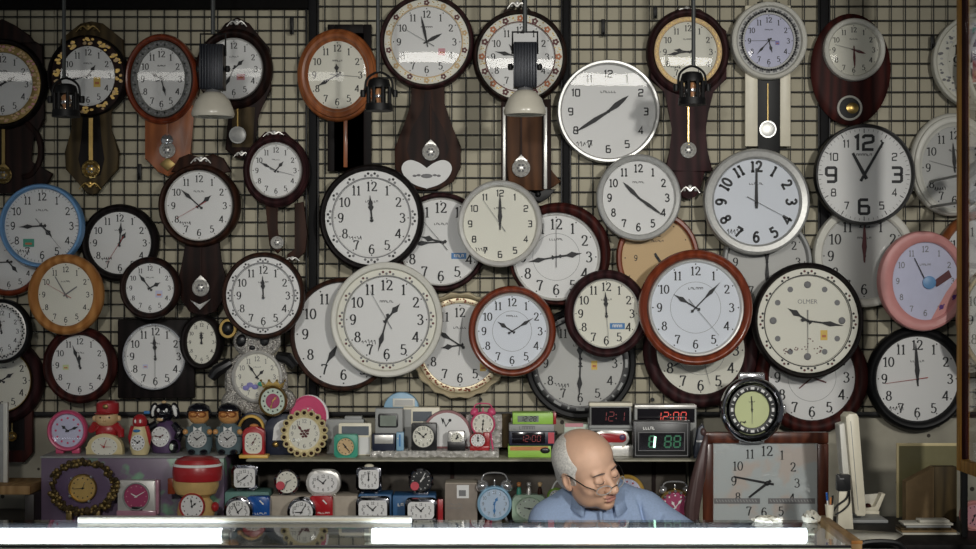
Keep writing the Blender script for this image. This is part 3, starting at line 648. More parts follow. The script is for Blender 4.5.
wall_clock('mahogany wall clock with beaded silver rim showing quarter to three', 559, 254, 51, 51, 42, 1, (82, 260, 0), fm='wood_maroon', dc=(556, 257), bezel='silver', bw=3, nh=.25, nr=.78, extra=('circle',), hl=.62, ml=.7, tilt=0)
wall_clock('silver framed wall clock with upright plain numerals at twenty past ten', 638, 198, 42, 43, 36, 1, (315, 126), frame='flat', fm='steel_brushed', num='sans', nh=.21, nr=.8, bold=1.3, ticks='none', hstyle='leaf', hl=.62, ml=.85, tilt=0)
wall_clock('brushed steel wall clock with slanted bold numerals turned round the dial', 755.5, 202, 52.5, 52.5, 43, 1, (0, 0, 118), frame='flat', fm='steel_brushed', num='sans', nh=.24, nr=.82, bold=1.7, rotn=True, ticks='none', hstyle='stick', hl=.5, ml=.78, dial='dial_cool', extra=('scrawl_low',), tilt=0)
wall_clock('black edged white wall clock with oversized twelve, three, six and nine', 863, 175, 49.5, 50, 47, 1, (332, 30), frame='thin', fm='metal_black', num='square', nh=.16, nr=.75, bold=1.15, ticks='lines', hstyle='stick', bigs=True, hl=.52, ml=.8, tilt=0)
wall_clock('white stepped rim wall clock right of the oversized numeral clock', 951, 165, 42, 51, 33, 0, (358, 356, 285), frame='step', fm='plastic_white', dc=(953, 168), dy=41, nh=.2, dial='dial_grey', extra=('scrawl',), hstyle='leaf', tilt=0)
wall_clock('white rimmed wall clock hanging half behind the oversized numeral clock', 863, 256, 50.5, 51, 42.5, 0, (0, 0), frame='flat', fm='plastic_white', nh=.24, nr=.78, dial='dial_grey', hmat='ink_maroon', hstyle='leaf', hl=.55, ml=.78)
wall_clock('pale grey wall clock hidden below and behind the brushed steel one', 766, 262, 44, 46, 40, 0, (0, 180), frame='thin', fm='plastic_grey', dial='dial_grey', nh=.2, nr=.78, hstyle='leaf')
wall_clock('orange rimmed wall clock with a tan dial behind the silver twenty past ten clock', 657, 258, 41, 46, 36, 0, (145, 150), frame='thin', fm='wood_red', dial='dial_tan', num='sans', nh=.14, nr=.6, only=(12, 3, 6, 9), ticks='dots', hstyle='stick', glass=True)
wall_clock('hidden orange framed wall clock peeping out above the pink clock', 986, 262, 52, 52, 44, 0, (30, 200), frame='round', fm='wood_orange')
# ---- third band
wall_clock('tan wooden oval wall clock leaning over the sky blue clock', 67, 294.5, 37.5, 40, 27.5, 2, (55, 330, 300), frame='round', fm='wood_tan', dy=31.5, num='sans', nh=.17, nr=.8, dial='dial_cream', hstyle='stick', hmat='ink_grey', sec='ink_red', hw=1.2, tilt=0)
wall_clock('small dark brown wall clock reading five to two', 151, 288, 30, 31, 24, 2, (62, 322), frame='round', fm='wood_dark', nh=.19, nr=.8, hw=1.8, tilt=0, sticker=[(160, 294, 7, 7, 'dial_lavender')])
wall_clock('brown wall clock with beaded white ring showing twelve, right of the teardrop pendulum', 264, 295.5, 41, 43, 30.5, 3, (358, 358), frame='round', fm='wood_brown', ring=(6.5, 'dial_white', 'ink', 'ink_grey', 12, 'dots'), dy=32, nh=.24, nr=.8, hl=.5, ml=.66, tilt=0)
wall_clock('large thin brown rimmed wall clock tucked behind the big white one', 344, 334, 53, 56, 49, 1, (30, 210), frame='flat', fm='wood_brown', dy=52, nh=.2, nr=.78, tilt=0)
wall_clock('big white framed wall clock with beaded ring reading twenty five to two', 387, 319.5, 55.5, 57, 42, 2, (40, 195, 330), frame='flat', fm='plastic_white', ring=(7.5, 'dial_cream', 'ink_maroon', 'ink_grey', 12, 'dots'), nh=.24, nr=.8, dial='dial_white', extra=('scrawl',), bezel=None, hl=.5, ml=.78, tilt=0)
wall_clock('ornate red and gold scalloped wall clock behind the big white one', 460, 345, 50, 52.5, 39, 0, (262, 303, 5), frame='cup', fm='champagne', dy=42, ring=(5.5, 'champagne', 'wood_red', 'wood_red', 20, 'gilt'), nh=.22, nr=.78, wob=lambda th: 1 + .022 * math.cos(th * 18), sticker=[(483, 367, 6, 8, 'sticker_yellow')], tilt=0)
wall_clock('glossy red brown wall clock reading ten past ten below the silver twelve', 512, 331, 43.5, 45, 35, 2, (303, 58), frame='round', fm='wood_red', bezel='silver', bw=3, dial='dial_cool', nh=.22, nr=.8, extra=('circle',), hl=.5, ml=.72, tilt=0, hw=1.8)
wall_clock('dark framed wall clock with blue sticker showing twelve, left of the large red wood clock', 606, 313.5, 41.5, 43.5, 32, 2, (357, 357, 175), frame='round', fm='wood_plum', bezel='silver', bw=2, nh=.25, nr=.8, sticker=[(617, 326, 15, 6, 'sticker_blue')], dial='dial_cream', hl=.5, ml=.7, tilt=0)
def b38(m, e): pass
wall_clock('black framed wall clock with silver dashes behind the salesman', 580, 363, 55, 55, 43, 0, (358, 182), frame='flat', fm='metal_black', ring=(6, 'plastic_black', 'plastic_grey', 'silver', 12, 'dashes'), nh=.21, nr=.8, sticker=[(594, 365, 6, 9, 'sticker_yellow')], dial='dial_grey', tilt=0, extra=('scrawl',))
wall_clock('largest glossy red wood wall clock reading eight past ten', 695, 307.5, 56.5, 57.5, 45, 3, (301, 44, 140), frame='round', fm='wood_red', bezel='silver', bw=4, dial='dial_cool', nh=.19, nr=.8, extra=('circle',), hl=.58, ml=.78, tilt=0, hw=2)
wall_clock('dark mahogany wall clock showing below the largest red wood one', 700, 350, 57, 57, 44, 0, (110, 240, 165), frame='round', fm='wood_plum', nh=.24, nr=.8, dial='dial_cream', extra=('circle',), hl=.4, tilt=0)
def b41(m, e):
    m.disc
wall_clock('black framed wall clock with crystal hour markers and beaded cream ring', 806.5, 320.5, 55, 57.5, 43, 2, (302, 98, 180), frame='round', fm='wood_black', ring=(7.5, 'dial_cream', 'ink_maroon', 'ink', 12, 'dots'), dial='dial_cream', num='dots', nh=.13, nr=.8, ticks='none', brand='OLMER', mats=('ink_maroon',), ink='ink_grey', sticker=[(823, 335, 7, 10, 'sticker_yellow')], hl=.55, ml=.85, tilt=0, extra=('cluster',))
wall_clock('dark red wood wall clock below the crystal marker clock', 811, 377, 56, 56, 43, 0, (110, 230), frame='round', fm='wood_maroon', nh=.24, nr=.8, dial='dial_white', hstyle='stick', hmat='ink_maroon', hw=1.4, hl=.35, ml=.4, tilt=0, extra=('circle',))
def d43(m, e):
    m.prism([(945, 292), (958, 274), (962, 300), (946, 322), (930, 319)], e, e + .2, mat=2)
    for x, y in ((940, 307), (953, 297)):
        m.disc(x, y, 2.4, 2.4, e + .5, 10, 3); m.stroke([(x - 2, y + 3), (x + 3, y - 3)], 1.2, e + .6, 3)
rt, mk = wall_clock('salmon pink framed wall clock with a blue hub and block hour hand', 921, 281, 44, 49.5, 33.5, 1, (None, 334), frame='flat', fm='plastic_pink', dy=39, num='sans', nh=.15, nr=.82, ink='ink_grey', dial='dial_lavender', hstyle='stick', hmat='ink', ticks='none', hw=1.1, extra=d43, mats=('plastic_pink', 'ink_purple'), dc=(924, 281))
m = mk(); m.prism([(932, 281), (947, 270), (950, 277), (935, 287)], 6, 6.8); m.build('hour_hand', 'ink_maroon', rt)
m = mk(); m.ring([(0, 5), (0, 7.5), (.3, 8), (1, 8)], (927.5, 282.5, 6.5, 6.5), (927.5, 282.5, .02, .02), 20); m.build('hub', 'plastic_blue', rt)
wall_clock('thick black framed wall clock nearly twelve, below the salmon pink clock', 916, 378.5, 50.5, 52, 41, 0, (359, 357, 262), frame='round', fm='metal_black', nh=.23, nr=.8, extra=('scrawl_low',), sec='ink_red', hl=.5, ml=.88, tilt=0, hw=2.4, hstyle='leaf')
wall_clock('black wall clock with a silver ring at the left edge', 3, 331, 29.5, 32, 20, 2, (350, 350), frame='flat', fm='metal_black', dy=23, ring=(5.5, 'silver', 'ink', 'ink', 24, 'dots'), nh=.2)
def b46(root, mk):
    m = mk(); m.prism([(-30, 398), (34, 398), (34, 452), (26, 462), (-30, 462)], 0, 5, 1); part(root, m, 'case', 'wood_maroon'); m = mk(); m.prism([(-10, 410), (26, 410), (26, 450), (-10, 450)], 5, 5.6); part(root, m, 'inner_panel', 'wood_black'); bob(root, mk, 14, 412, 436, 5, 6, 'gold_dull', 'gold', 'ring', .6)
wall_clock('dark red pendulum wall clock at the left edge above the wooden ledge', 4, 380, 41, 43, 29, 0, (58, 300), fm='wood_plum', bezel='gold', bw=2, body=b46, dial='dial_cream', name='pendulum_wall_clock', nh=.22, extra=None, tilt=0)
wall_clock('red brown wall clock reading three minutes to twelve below the tan oval clock', 81, 365, 36.5, 38, 28, 1, (357, 341), fm='wood_maroon', dy=30, nh=.2, nr=.8, sticker=[(67, 367, 6, 5, 'dial_lemon')], tilt=0, hl=.4)
def b48(root, mk):
    m = mk(); m.box(119, 196, 319, 398, 0, 7, 1.2); part(root, m, 'case', 'wood_black')
wall_clock('square black wall clock with a round chrome dial showing twelve', 157, 356, 31.5, 33, 29, 0, (357, 357, 180), frame='thin', fm='chrome', dy=31, body=b48, th=15, nh=.24, nr=.8, ink='ink', tilt=0, sticker=[(147, 366, 5, 4, 'dial_lavender')])
wall_clock('small oval black wall clock beside the square black one', 202.5, 342, 22, 27.5, 14.5, 1, (358, 358), fm='wood_black', dy=21.5, nh=.16, nr=.8, th=11, dial='dial_cream', tilt=0, hw=1.6)
rt, mk = wall_clock('chrome diver watch style wall clock with a pale green dial', 751, 409, 31, 32.5, 17.5, 3, (0, 357, 180), frame='cup', fm='chrome_dark', dy=18.5, ring=(6, 'dial_black', 'ink_white', 'ink_grey', 12, 'dashes'), num='none', ticks='none', dial='dial_lemon', hstyle='stick', hw=1, th=13, tilt=0, extra=('scrawl_low',), Y=-.262)
for s, y in ((-1, 425), (1, 377)):
    m = mk(); m.box(738, 764, y - 5, y + 5, 1, 7, 2) if s > 0 else m.box(738, 764, 434, 443, 1, 6, 2); m.build('strap_lug', 'chrome', rt)
m = mk(); m.box(780, 785, 404, 413, 3, 8, 1.2); m.build('crown', 'chrome', rt)
m = mk(); m.tube([(751, 396, .5), (751, 394, -40), (751, 392, -68)], 1.2, 8); m.build('hanger_arm', 'metal_black', rt)
# animal shaped silver clock
def glitter():
    m, nt, out = nodes('glitter'); b = nt.nodes.new('ShaderNodeBsdfPrincipled'); b.inputs['Roughness'].default_value = .3; b.inputs['Metallic'].default_value = .6
    tc = nt.nodes.new('ShaderNodeTexCoord'); v = nt.nodes.new('ShaderNodeTexVoronoi'); v.inputs['Scale'].default_value = 260; nt.links.new(tc.outputs['Object'], v.inputs['Vector'])
    r = nt.nodes.new('ShaderNodeValToRGB'); r.color_ramp.elements[0].color = (.16, .15, .14, 1); r.color_ramp.elements[1].color = (.75, .72, .66, 1)
    nt.links.new(v.outputs['Color'], r.inputs['Fac']); nt.links.new(r.outputs['Color'], b.inputs['Base Color'])
    bp = nt.nodes.new('ShaderNodeBump'); bp.inputs['Strength'].default_value = .9; bp.inputs['Distance'].default_value = .003
    nt.links.new(v.outputs['Distance'], bp.inputs['Height']); nt.links.new(bp.outputs['Normal'], b.inputs['Normal']); nt.links.new(b.outputs['BSDF'], out.inputs['Surface']); MATS['glitter'] = m
glitter()
k = S(YL(2) - .02); rt = thing('animal_wall_clock', 'glittering silver animal shaped wall clock with black and gold ears and black arms', 'clock', W(258, 372, YL(2)))
mk = lambda: MB(k, 258, 372)
m = mk(); m.ball(257, 382, 5, 32, 34, 7, 28); m.ball(258, 341, 6, 24, 18, 7, 24); m.ball(236, 402, 7, 14, 13, 6, 16); m.ball(284, 400, 6, 13, 12, 6, 16); m.build('body', 'glitter', rt)
for x, y, r in ((229, 328, 7), (273, 326, 7)):
    m = mk(); m.ring([(0, 4), (.3, 8), (1, 8)], (x, y, r + 2.5, r + 3.5), (x, y, r - 1, r), 24); e = m.build('ear', 'gold', rt); m = mk(); m.dome(x, y, r, r + .8, 7, 3); m.build('inner_ear', 'plastic_black', e)
for x in (243, 266):
    m = mk(); m.ball(x, 340, 11, 5.5, 6.5, 3, 14, rot=.3); m.build('eye', 'plastic_black', rt)
m = mk(); m.ball(254, 347, 12, 3.5, 2.5, 2, 10); m.build('nose', 'plastic_black', rt)
for s, p in ((-1, [(232, 362, 5), (218, 370, 6), (212, 378, 6)]), (1, [(278, 356, 5), (289, 358, 7), (296, 366, 7)])):
    m = mk(); m.tube([(a, b, d) for a, b, d in p], [5, 6.5, 4.5], 10); m.build('arm', 'plastic_black', rt)
m = mk(); m.ring([(0, 9), (0, 14), (.5, 15), (1, 13)], (259, 376, 25, 26), (259, 376, 21.5, 22.5), 40); m.build('bezel', 'silver', rt)
add_dial(rt, mk, 259, 376, 22, 23, 13, 'dial_cream', 'ink_grey', 'sans', .2, .78); add_hands(rt, mk, 259, 376, 20, 13.6, (45, 325), 'spade', w=1.4)
m = mk(); [m.ball(252 + q[0], 384 + q[1], 13.5, 3.5, 2.6, .6, 8, mat=q[2]) for q in ((0, 0, 0), (5, 2, 0), (-4, 3, 0), (11, -1, 1))]; m.build('dial_picture', ['sticker_violet', 'plastic_teal'], rt)
m = mk(); m.dome(259, 376, 21.5, 22.5, 15.8, 1); m.build('glass_cover', 'pane', rt)
# ------------------------------------------------------------------ shelf unit, boxes and everything standing on them
ZX = .955; ZT = .945; ZL = .738                      # shelf top, lower shelf top
def at(px, Y, z):                         # root on a surface: pixel column, depth, surface height -> location, px builder
    k = S(Y); return Vector(((px - 488) * k, Y, z)), k
class Place:
    """root Empty standing on a surface; .mk() gives a builder in photo pixels with the surface at row base"""
    def __init__(s, name, label, cat, px, Y, z, base=None, group=None, rz=0):
        loc, k = at(px, Y, z); s.k = k; s.px = px; s.base = PY(z, Y) if base is None else base
        s.root = thing(name, label, cat, loc, group)
        if rz: s.root.rotation_euler.z = math.radians(rz)
    def mk(s): return MB(s.k, s.px, s.base)
    def part(s, name, mat, fn, parent=None):
        m = s.mk(); fn(m); return m.build(name, mat, parent or s.root)
# the unit: upper board, lower board, back panel, uprights
def X(px, Y): return (px - 488) * S(Y)
def ub(root, name, mat, x0, x1, z0, z1, y0, y1, bev=.002):
    m = MB(1, 0, 0); m.box(x0 - root.location.x, x1 - root.location.x, -z1 + root.location.z, -z0 + root.location.z, -(y1 - root.location.y), -(y0 - root.location.y), bev); return m.build(name, mat, root)
pm('shelf_edge', (150, 146, 124), .4); pm('shelf_dark', (44, 38, 34), .5, var=.2); pm('shelf_brown', (74, 66, 56), .6, var=.2)
xl, xr = X(41, -.34), X(703, -.34); xb = X(228, -.1)
unit = thing('back_counter', 'dark low back counter under the shelf of clocks, behind the salesman', 'cabinet', (0, -.25, 0))
xq = X(700, -.243)
ub(unit, 'counter_top', 'shelf_dark', xl - .25, xq, ZL - .03, ZL, -.46, -.02); ub(unit, 'base_cabinet', 'shelf_dark', xl - .23, xq - .01, 0, ZL - .03, -.44, -.02)
unit = thing('dark_partition', 'dark brown panel behind the lower row of chrome alarm clocks', 'panel', (0, -.05, ZL))
ub(unit, 'panel', 'shelf_brown', xb, xr - .02, ZL, ZT - .008, -.055, -.042)
for px in (452, 602, 655): ub(unit, 'panel_joint', 'wood_dark', X(px - 2, -.1), X(px + 2, -.1), ZL, ZT - .009, -.06, -.055, .001)
unit = thing('wall_shelf', 'thin pale edged shelf board carrying the small digital and novelty clocks', 'shelf', ((xb + xr) / 2, -.2, ZT - .007))
ub(unit, 'shelf_board', 'shelf_edge', X(246, -.34), xr, ZT - .007, ZT, -.34, -.01); ub(unit, 'back_lip', 'shelf_dark', X(246, -.34), xr, ZT, ZT + .006, -.03, -.012, .001)
unit = thing('shelf_upright', 'dark upright panel under the right end of the thin shelf board', 'panel', (xr - .006, -.2, ZL)); ub(unit, 'upright_board', 'shelf_dark', xr - .012, xr, ZL, ZT - .0075, -.33, -.06); ub(unit, 'front_edging', 'shelf_edge', xr - .012, xr, ZL, ZT - .0075, -.333, -.33, .0005)
# purple printed box carrying the left half of the shelf
def leafmat():
    m, nt, out = nodes('purple_print'); b = nt.nodes.new('ShaderNodeBsdfPrincipled'); b.inputs['Roughness'].default_value = .35
    tc = nt.nodes.new('ShaderNodeTexCoord'); n = nt.nodes.new('ShaderNodeTexNoise'); n.inputs['Scale'].default_value = 11; n.inputs['Detail'].default_value = 3
    r = nt.nodes.new('ShaderNodeValToRGB'); e = r.color_ramp.elements
    e[0].position = 0; e[0].color = lin((96, 80, 104)) + (1,); e[1].position = .56; e[1].color = lin((114, 94, 120)) + (1,)
    q = e.new(.62); q.color = lin((108, 150, 122)) + (1,); q = e.new(.75); q.color = lin((120, 178, 140)) + (1,)
    nt.links.new(tc.outputs['Object'], n.inputs['Vector']); nt.links.new(n.outputs['Fac'], r.inputs['Fac']); nt.links.new(r.outputs['Color'], b.inputs['Base Color']); nt.links.new(b.outputs['BSDF'], out.inputs['Surface']); MATS['purple_print'] = m
leafmat()
Yp = -.33
p = Place('printed_box', 'long purple printed box with green leaf marks under the character clocks', 'box', 140, Yp + .14, ZL)
kx = S(Yp) / p.k
m = MB(1, 0, 0); x0, x1 = X(41, Yp) - X(140, Yp + .14), X(224, Yp) - X(140, Yp + .14)
m.box(x0, x1, -(ZX - ZL) + .006, 0, -.12, .14, .003); m.build('box_body', 'purple_print', p.root)
m = MB(1, 0, 0); m.box(x0 - .002, x1 + .002, -(ZX - ZL), -(ZX - ZL) + .006, -.12, .144, .001); m.build('box_lid', 'plastic_grey', p.root)
# ---- generic small clock helpers
def mini(P, cx, cy, rx, ry, d, dial, t, num='sans', ink='ink', nh=.24, nr=.78, hm='ink', glass=True, style='spade', w=None, brand=False, sec='ink_red', only=None, ticks='none', frame=None, fm=None, ft=3, parent=None, name='dial'):
    root = parent or P.root
    if frame:
        m = P.mk(); m.ring([(0, d - 1), (0, d + ft * .6), (.3, d + ft), (.7, d + ft), (1, d + ft * .4), (1, d - .5)], (cx, cy, rx + frame, ry + frame), (cx, cy, rx, ry), 40); m.build('bezel', fm, root)
    add_dial(root, P.mk, cx, cy, rx, ry, d, dial, ink, num, nh, nr, ticks, brand, 1, None, only=only, name=name)
    add_hands(root, P.mk, cx, cy, min(rx, ry), d + .4, t, style, hm, w or max(.8, rx * .09), sec)
    if glass: m = P.mk(); m.dome(cx, cy, rx, ry, d + 2.6, .6); m.build('glass_cover', 'pane', root)
def rrect(x0, x1, y0, y1, r, n=5):
    o = []
    for cx, cy, a in ((x1 - r, y1 - r, 0), (x0 + r, y1 - r, 90), (x0 + r, y0 + r, 180), (x1 - r, y0 + r, 270)):
        for i in range(n + 1):
            t = math.radians(a + 90 * i / n); o.append((cx + r * math.cos(t), cy + r * math.sin(t)))
    return o
def feet(P, xs, y, d, r=1.6, mat='chrome', h=4):
    for x in xs: P.part('foot', mat, lambda m: (m.tube([(x, y - h, d), (x, y, d)], [r * .7, r], 8)))
# ================= on the upper level, left to right (base row about 455)
YF = -.27; b0 = PY(ZT, YF)
dyv = b0 - 455
P = Place('alarm_clock', 'hot pink round alarm clock with a lavender dial at the left end of the shelf', 'clock', 68, -.25, ZX, 454)
P.part('case', 'plastic_hot_pink', lambda m: m.ring([(1.2, -6), (.2, -5), (-.1, 0), (0, 4), (.3, 6), (.7, 5.5), (1, 3), (1, 0)], (68, 431, 20, 20.5), (68, 431, 16, 16.5), 48))
P.part('back_cover', 'plastic_hot_pink', lambda m: m.disc(68, 431, 18, 18.5, -5))
P.part('foot', 'plastic_hot_pink', lambda m: m.box(56, 64, 448, 454, -6, 2, 1)); P.part('foot', 'plastic_hot_pink', lambda m: m.box(72, 80, 448, 454, -6, 2, 1))
mini(P, 68, 431, 16, 16.5, 1.2, 'dial_lavender', (310, 70), 'dots', 'plastic_hot_pink', .14, .75, 'ink')
P = Place('figure_alarm_clock', 'cream arched alarm clock with a boy figure in a red cap behind it', 'clock', 106, YF, ZX, 455)
P.part('case', 'plastic_cream', lambda m: m.prism([(87, 455), (87, 449)] + [(105.5 + 18 * math.cos(math.radians(a)), 449 - 15 * math.sin(math.radians(a))) for a in range(180, -1, -12)] + [(124, 455)], -4, 5, 1))
mini(P, 105.5, 447, 13, 9.5, 5.2, 'dial_cream', (300, 20, 90), 'dots', 'ink_grey', .12, .85, 'ink_red', False, 'needle', .8)
P.part('body', 'plastic_red', lambda m: (m.ball(106, 432, -4, 12, 11, 7), m.tube([(97, 427, -3), (92, 430, 1), (96, 424, 3)], [4.5, 4, 3], 10), m.tube([(115, 427, -3), (121, 432, 1), (122, 438, 3)], [4.5, 4, 3], 10)))
pm('figure_skin', (214, 176, 122), .4); pm('figure_tan', (200, 140, 74), .35)
h = P.part('head', 'figure_skin', lambda m: (m.ball(106, 419, -3, 12, 9.5, 9, 20), m.ball(94, 419.5, -3, 2.6, 3, 2, 10), m.ball(118, 419.5, -3, 2.6, 3, 2, 10), m.ball(106, 421, 6, 1.4, 1.2, 1, 8)))
P.part('cap', 'plastic_red', lambda m: (m.vlathe(107, -3, [(.5, 401.5), (8, 402), (11, 404), (11.5, 409), (11, 414.5), (.5, 415)], 24, sd=.85), m.ball(105, 414, 4, 10, 1.4, 6, 16)), h)
P.part('cap_badge', 'gold_dull', lambda m: m.ball(107, 407, 6.8, 3, 2.5, .8, 10), h)
for x in (101.5, 110.5): P.part('eye', 'ink', lambda m: m.ball(x, 418, 5.3, .9, 1, .6, 8), h)
P = Place('figure_alarm_clock', 'small yellow and red rounded figure alarm clock beside the black dog clock', 'clock', 140, -.29, ZX, 454)
P.part('case', 'plastic_cream', lambda m: m.vlathe(140, 0, [(.5, 454), (8, 453.5), (10, 447), (9.5, 438), (7.5, 428), (6, 424), (.5, 423)], 24, sd=.8))
P.part('hood', 'plastic_red', lambda m: (m.ball(140, 421, 0, 7.5, 8, 6.5, 18), m.tube([(133, 425, 2), (130.5, 436, 1), (132, 446, 0)], [2, 2.6, 1.6], 8), m.tube([(147, 425, 2), (149.5, 436, 1), (148, 446, 0)], [2, 2.6, 1.6], 8)))
P.part('collar', 'sticker_blue', lambda m: m.ball(138, 429.5, 6, 4, 1.6, 1.6, 10)); P.part('bow', 'sticker_blue', lambda m: m.box(144, 150, 410, 413, -1, 2, .8))
P.part('eye', 'ink_white', lambda m: (m.ball(136.5, 420, 6, 1, 2, .6, 8), m.ball(141.5, 420, 6, 1, 2, .6, 8)))
mini(P, 139.5, 441, 7, 8, 8.2, 'dial_white', (50, 310), 'dots', 'ink', .16, .78)
P = Place('figure_alarm_clock', 'glossy black dog figure alarm clock with white inner ears and purple shirt', 'clock', 166, -.225, ZX, 453)
pm('gloss_black', (18, 18, 26), .15, coat=.5); pm('gloss_purple', (84, 60, 100), .3, coat=.3)
P.part('body', 'gloss_purple', lambda m: m.vlathe(166, 0, [(.5, 453), (13, 452.5), (15, 447), (13.5, 436), (10, 426), (6, 421), (.5, 420)], 28, sd=.75))
h = P.part('head', 'gloss_black', lambda m: (m.ball(164, 413, 0, 10.5, 10, 8.5, 22), m.ball(163, 418.5, 6, 5.5, 4, 4, 16)))
for x, r in ((153.5, .25), (175.5, -.25)):
    e = P.part('ear', 'gloss_black', lambda m: m.ball(x, 411, 0, 4, 8.5, 2, 14, rot=r), h); P.part('inner_ear', 'ink_white', lambda m: m.ball(x + (.6 if x < 164 else -.6), 411, 1.6, 2.2, 6, 1, 12, rot=r), e)
for x in (160, 168): P.part('eye', 'ink_white', lambda m: m.ball(x, 410, 8, 1.5, 2, .8, 8), h)
P.part('muzzle', 'figure_skin', lambda m: m.ball(162, 419, 8.4, 4, 2, 2, 12), h); P.part('tuft', 'figure_skin', lambda m: m.ball(164, 402.5, 0, 2.6, 1.6, 2, 10), h)
P.part('arm', 'gloss_black', lambda m: m.tube([(157, 424, 2), (149, 428, 3), (146, 422, 5)], [4, 4.4, 4], 10)); P.part('arm', 'gloss_black', lambda m: m.tube([(174, 424, 2), (181, 432, 3), (178, 440, 6)], [4.4, 5, 4.4], 10))
P.part('foot', 'gloss_black', lambda m: m.ball(175, 446, 8, 5, 7, 5, 14)); P.part('sole', 'dial_mint', lambda m: m.ball(174, 446, 12.2, 2.2, 3.4, 1.2, 10))
mini(P, 162.5, 436, 9, 10, 11.2, 'dial_white', (60, 280), 'dots', 'ink_grey', .12, .8, 'ink_maroon')
for x, lb in ((199, 'seated pilot figure alarm clock with goggles, left one of two, beside the black dog'), (229, 'seated pilot figure alarm clock with goggles, next to the red arched clock')):
    P = Place('pilot_alarm_clock', lb, 'clock', x, YF, ZX, 454, 'pilot figure alarm clocks')
    pm('pilot_suit_%d' % x, (86, 106, 112), .35, coat=.2)
    P.part('body', 'pilot_suit_%d' % x, lambda m: (m.vlathe(x, 0, [(.5, 454), (11, 453.5), (13.5, 446), (13.5, 438), (11, 428), (6, 423), (.5, 422)], 28, sd=.7), m.tube([(x - 9, 428, 1), (x - 11, 434, 5), (x - 10, 432, 9)], [3.4, 3.6, 3], 10), m.tube([(x + 9, 428, 1), (x + 11, 434, 5), (x + 10, 432, 9)], [3.4, 3.6, 3], 10)))
    h = P.part('head', 'figure_tan', lambda m: (m.ball(x, 415, 0, 11, 9.5, 8.5, 22), m.ball(x, 416.5, 8.5, 1.6, 1.4, 1.2, 8)))
    P.part('helmet', 'gloss_black', lambda m: (m.vlathe(x, 0, [(.5, 402.5), (6, 403.5), (10, 406), (11.5, 409.5), (11.5, 410.5), (.5, 411)], 26, sd=.85), m.ball(x - 10.6, 414, -1, 2, 5, 5, 12), m.ball(x + 10.6, 414, -1, 2, 5, 5, 12)), h)
    P.part('goggles', 'wood_orange', lambda m: (m.ring([(0, 7), (0, 9), (.5, 9.6), (1, 9)], (x - 4.2, 413.5, 4.6, 3), (x - 4.2, 413.5, 3.3, 1.9), 20), m.ring([(0, 7), (0, 9), (.5, 9.6), (1, 9)], (x + 4.2, 413.5, 4.6, 3), (x + 4.2, 413.5, 3.3, 1.9), 20)), h)
    P.part('goggle_lens', 'wood_tan', lambda m: (m.ball(x - 4.2, 413.5, 7.6, 3.4, 2, 1, 12), m.ball(x + 4.2, 413.5, 7.6, 3.4, 2, 1, 12)), h)
    P.part('hand', 'figure_tan', lambda m: m.ball(x - 12, 431, 8.5, 2.8, 3, 2.4, 12)); P.part('hand', 'figure_tan', lambda m: m.ball(x + 12, 431, 8.5, 2.8, 3, 2.4, 12))
    P.part('bow_tie', 'ink_white', lambda m: (m.prism([(x, 428), (x - 4, 425.5), (x - 4, 430.5)], 8, 9.5, .3), m.prism([(x, 428), (x + 4, 425.5), (x + 4, 430.5)], 8, 9.5, .3)))
    mini(P, x, 438, 9.5, 8.5, 10.2, 'dial_grey', (305, 55), 'dots', 'ink', .14, .8, 'ink', True, 'stick', .9)
    P.part('foot', 'gloss_black', lambda m: m.ball(x - 6, 451, 8, 4, 3, 5, 12)); P.part('foot', 'gloss_black', lambda m: m.ball(x + 6, 451, 8, 4, 3, 5, 12))
# dark arched display case behind the red arched clock, red clock with yellow arch
P = Place('arched_clock_case', 'tall dark navy arched clock case standing behind the red arched clock', 'clock case', 253, -.16, ZT)
b1 = P.base
P.part('case', 'plastic_navy', lambda m: m.prism([(237, b1), (237, 426)] + [(253 + 16 * math.cos(math.radians(a)), 426 - 14 * math.sin(math.radians(a))) for a in range(180, -1, -12)] + [(270, b1)], -8, 4, 1))
P.part('arch_trim', 'plastic_yellow', lambda m: m.ring([(0, 3), (.2, 7), (.8, 7), (1, 3)], (252, 429, 14, 15), (252, 429, 10.5, 11.5), 40))
P.part('picture', 'wood_black', lambda m: m.disc(252, 429, 10.8, 11.8, 4.3))
P = Place('alarm_clock', 'red arched alarm clock with a yellow foot and pale dial below the gold crowned clock', 'clock', 253, YF, ZT, 458)
P.part('case', 'plastic_red', lambda m: m.prism([(243, 456), (243, 434)] + [(254 + 11 * math.cos(math.radians(a)), 434 - 7 * math.sin(math.radians(a))) for a in range(180, -1, -15)] + [(265, 456)], -5, 4, 1))
P.part('base', 'plastic_yellow', lambda m: m.box(240, 269, 455, 458.5, -7, 8, 1)); P.part('top_button', 'plastic_orange', lambda m: m.ball(254, 426.5, 0, 4.5, 2, 3, 12))
P.part('face', 'dial_cream', lambda m: m.prism(rrect(245.5, 262.5, 433, 454, 6), 4, 4.6))
mini(P, 254, 442.5, 8, 9.5, 4.7, 'dial_cream', (215, 30), 'dots', 'ink_grey', .14, .8, 'ink_maroon')
P = Place('wall_clock', 'small gold crowned clock with a dark red centre in front of the silver animal clock', 'clock', 273, -.235, ZT, 401)
P.root.location = W(273, 401, -.235)
P.part('case', 'gold_dull', lambda m: (m.ring([(1, -5), (.1, -4), (0, 2), (.4, 4), (1, 2.5)], (273, 401, 14.5, 15.5), (273, 401, 12, 13), 40), m.disc(273, 401, 13.5, 14.5, -4)))
P.part('crown', 'gold', lambda m: (m.prism([(263, 388), (261, 381), (266, 385), (269, 380), (273, 384), (277, 380), (280, 385), (285, 381), (283, 388)], -1, 2, .4), [m.ball(x, 380.5, .5, 1.4, seg=8) for x in (261, 269, 277, 285)]))
mini(P, 273, 401, 12, 13, 1.5, 'dial_mint', (40, 195), 'dots', 'ink', .14, .78, 'gold')
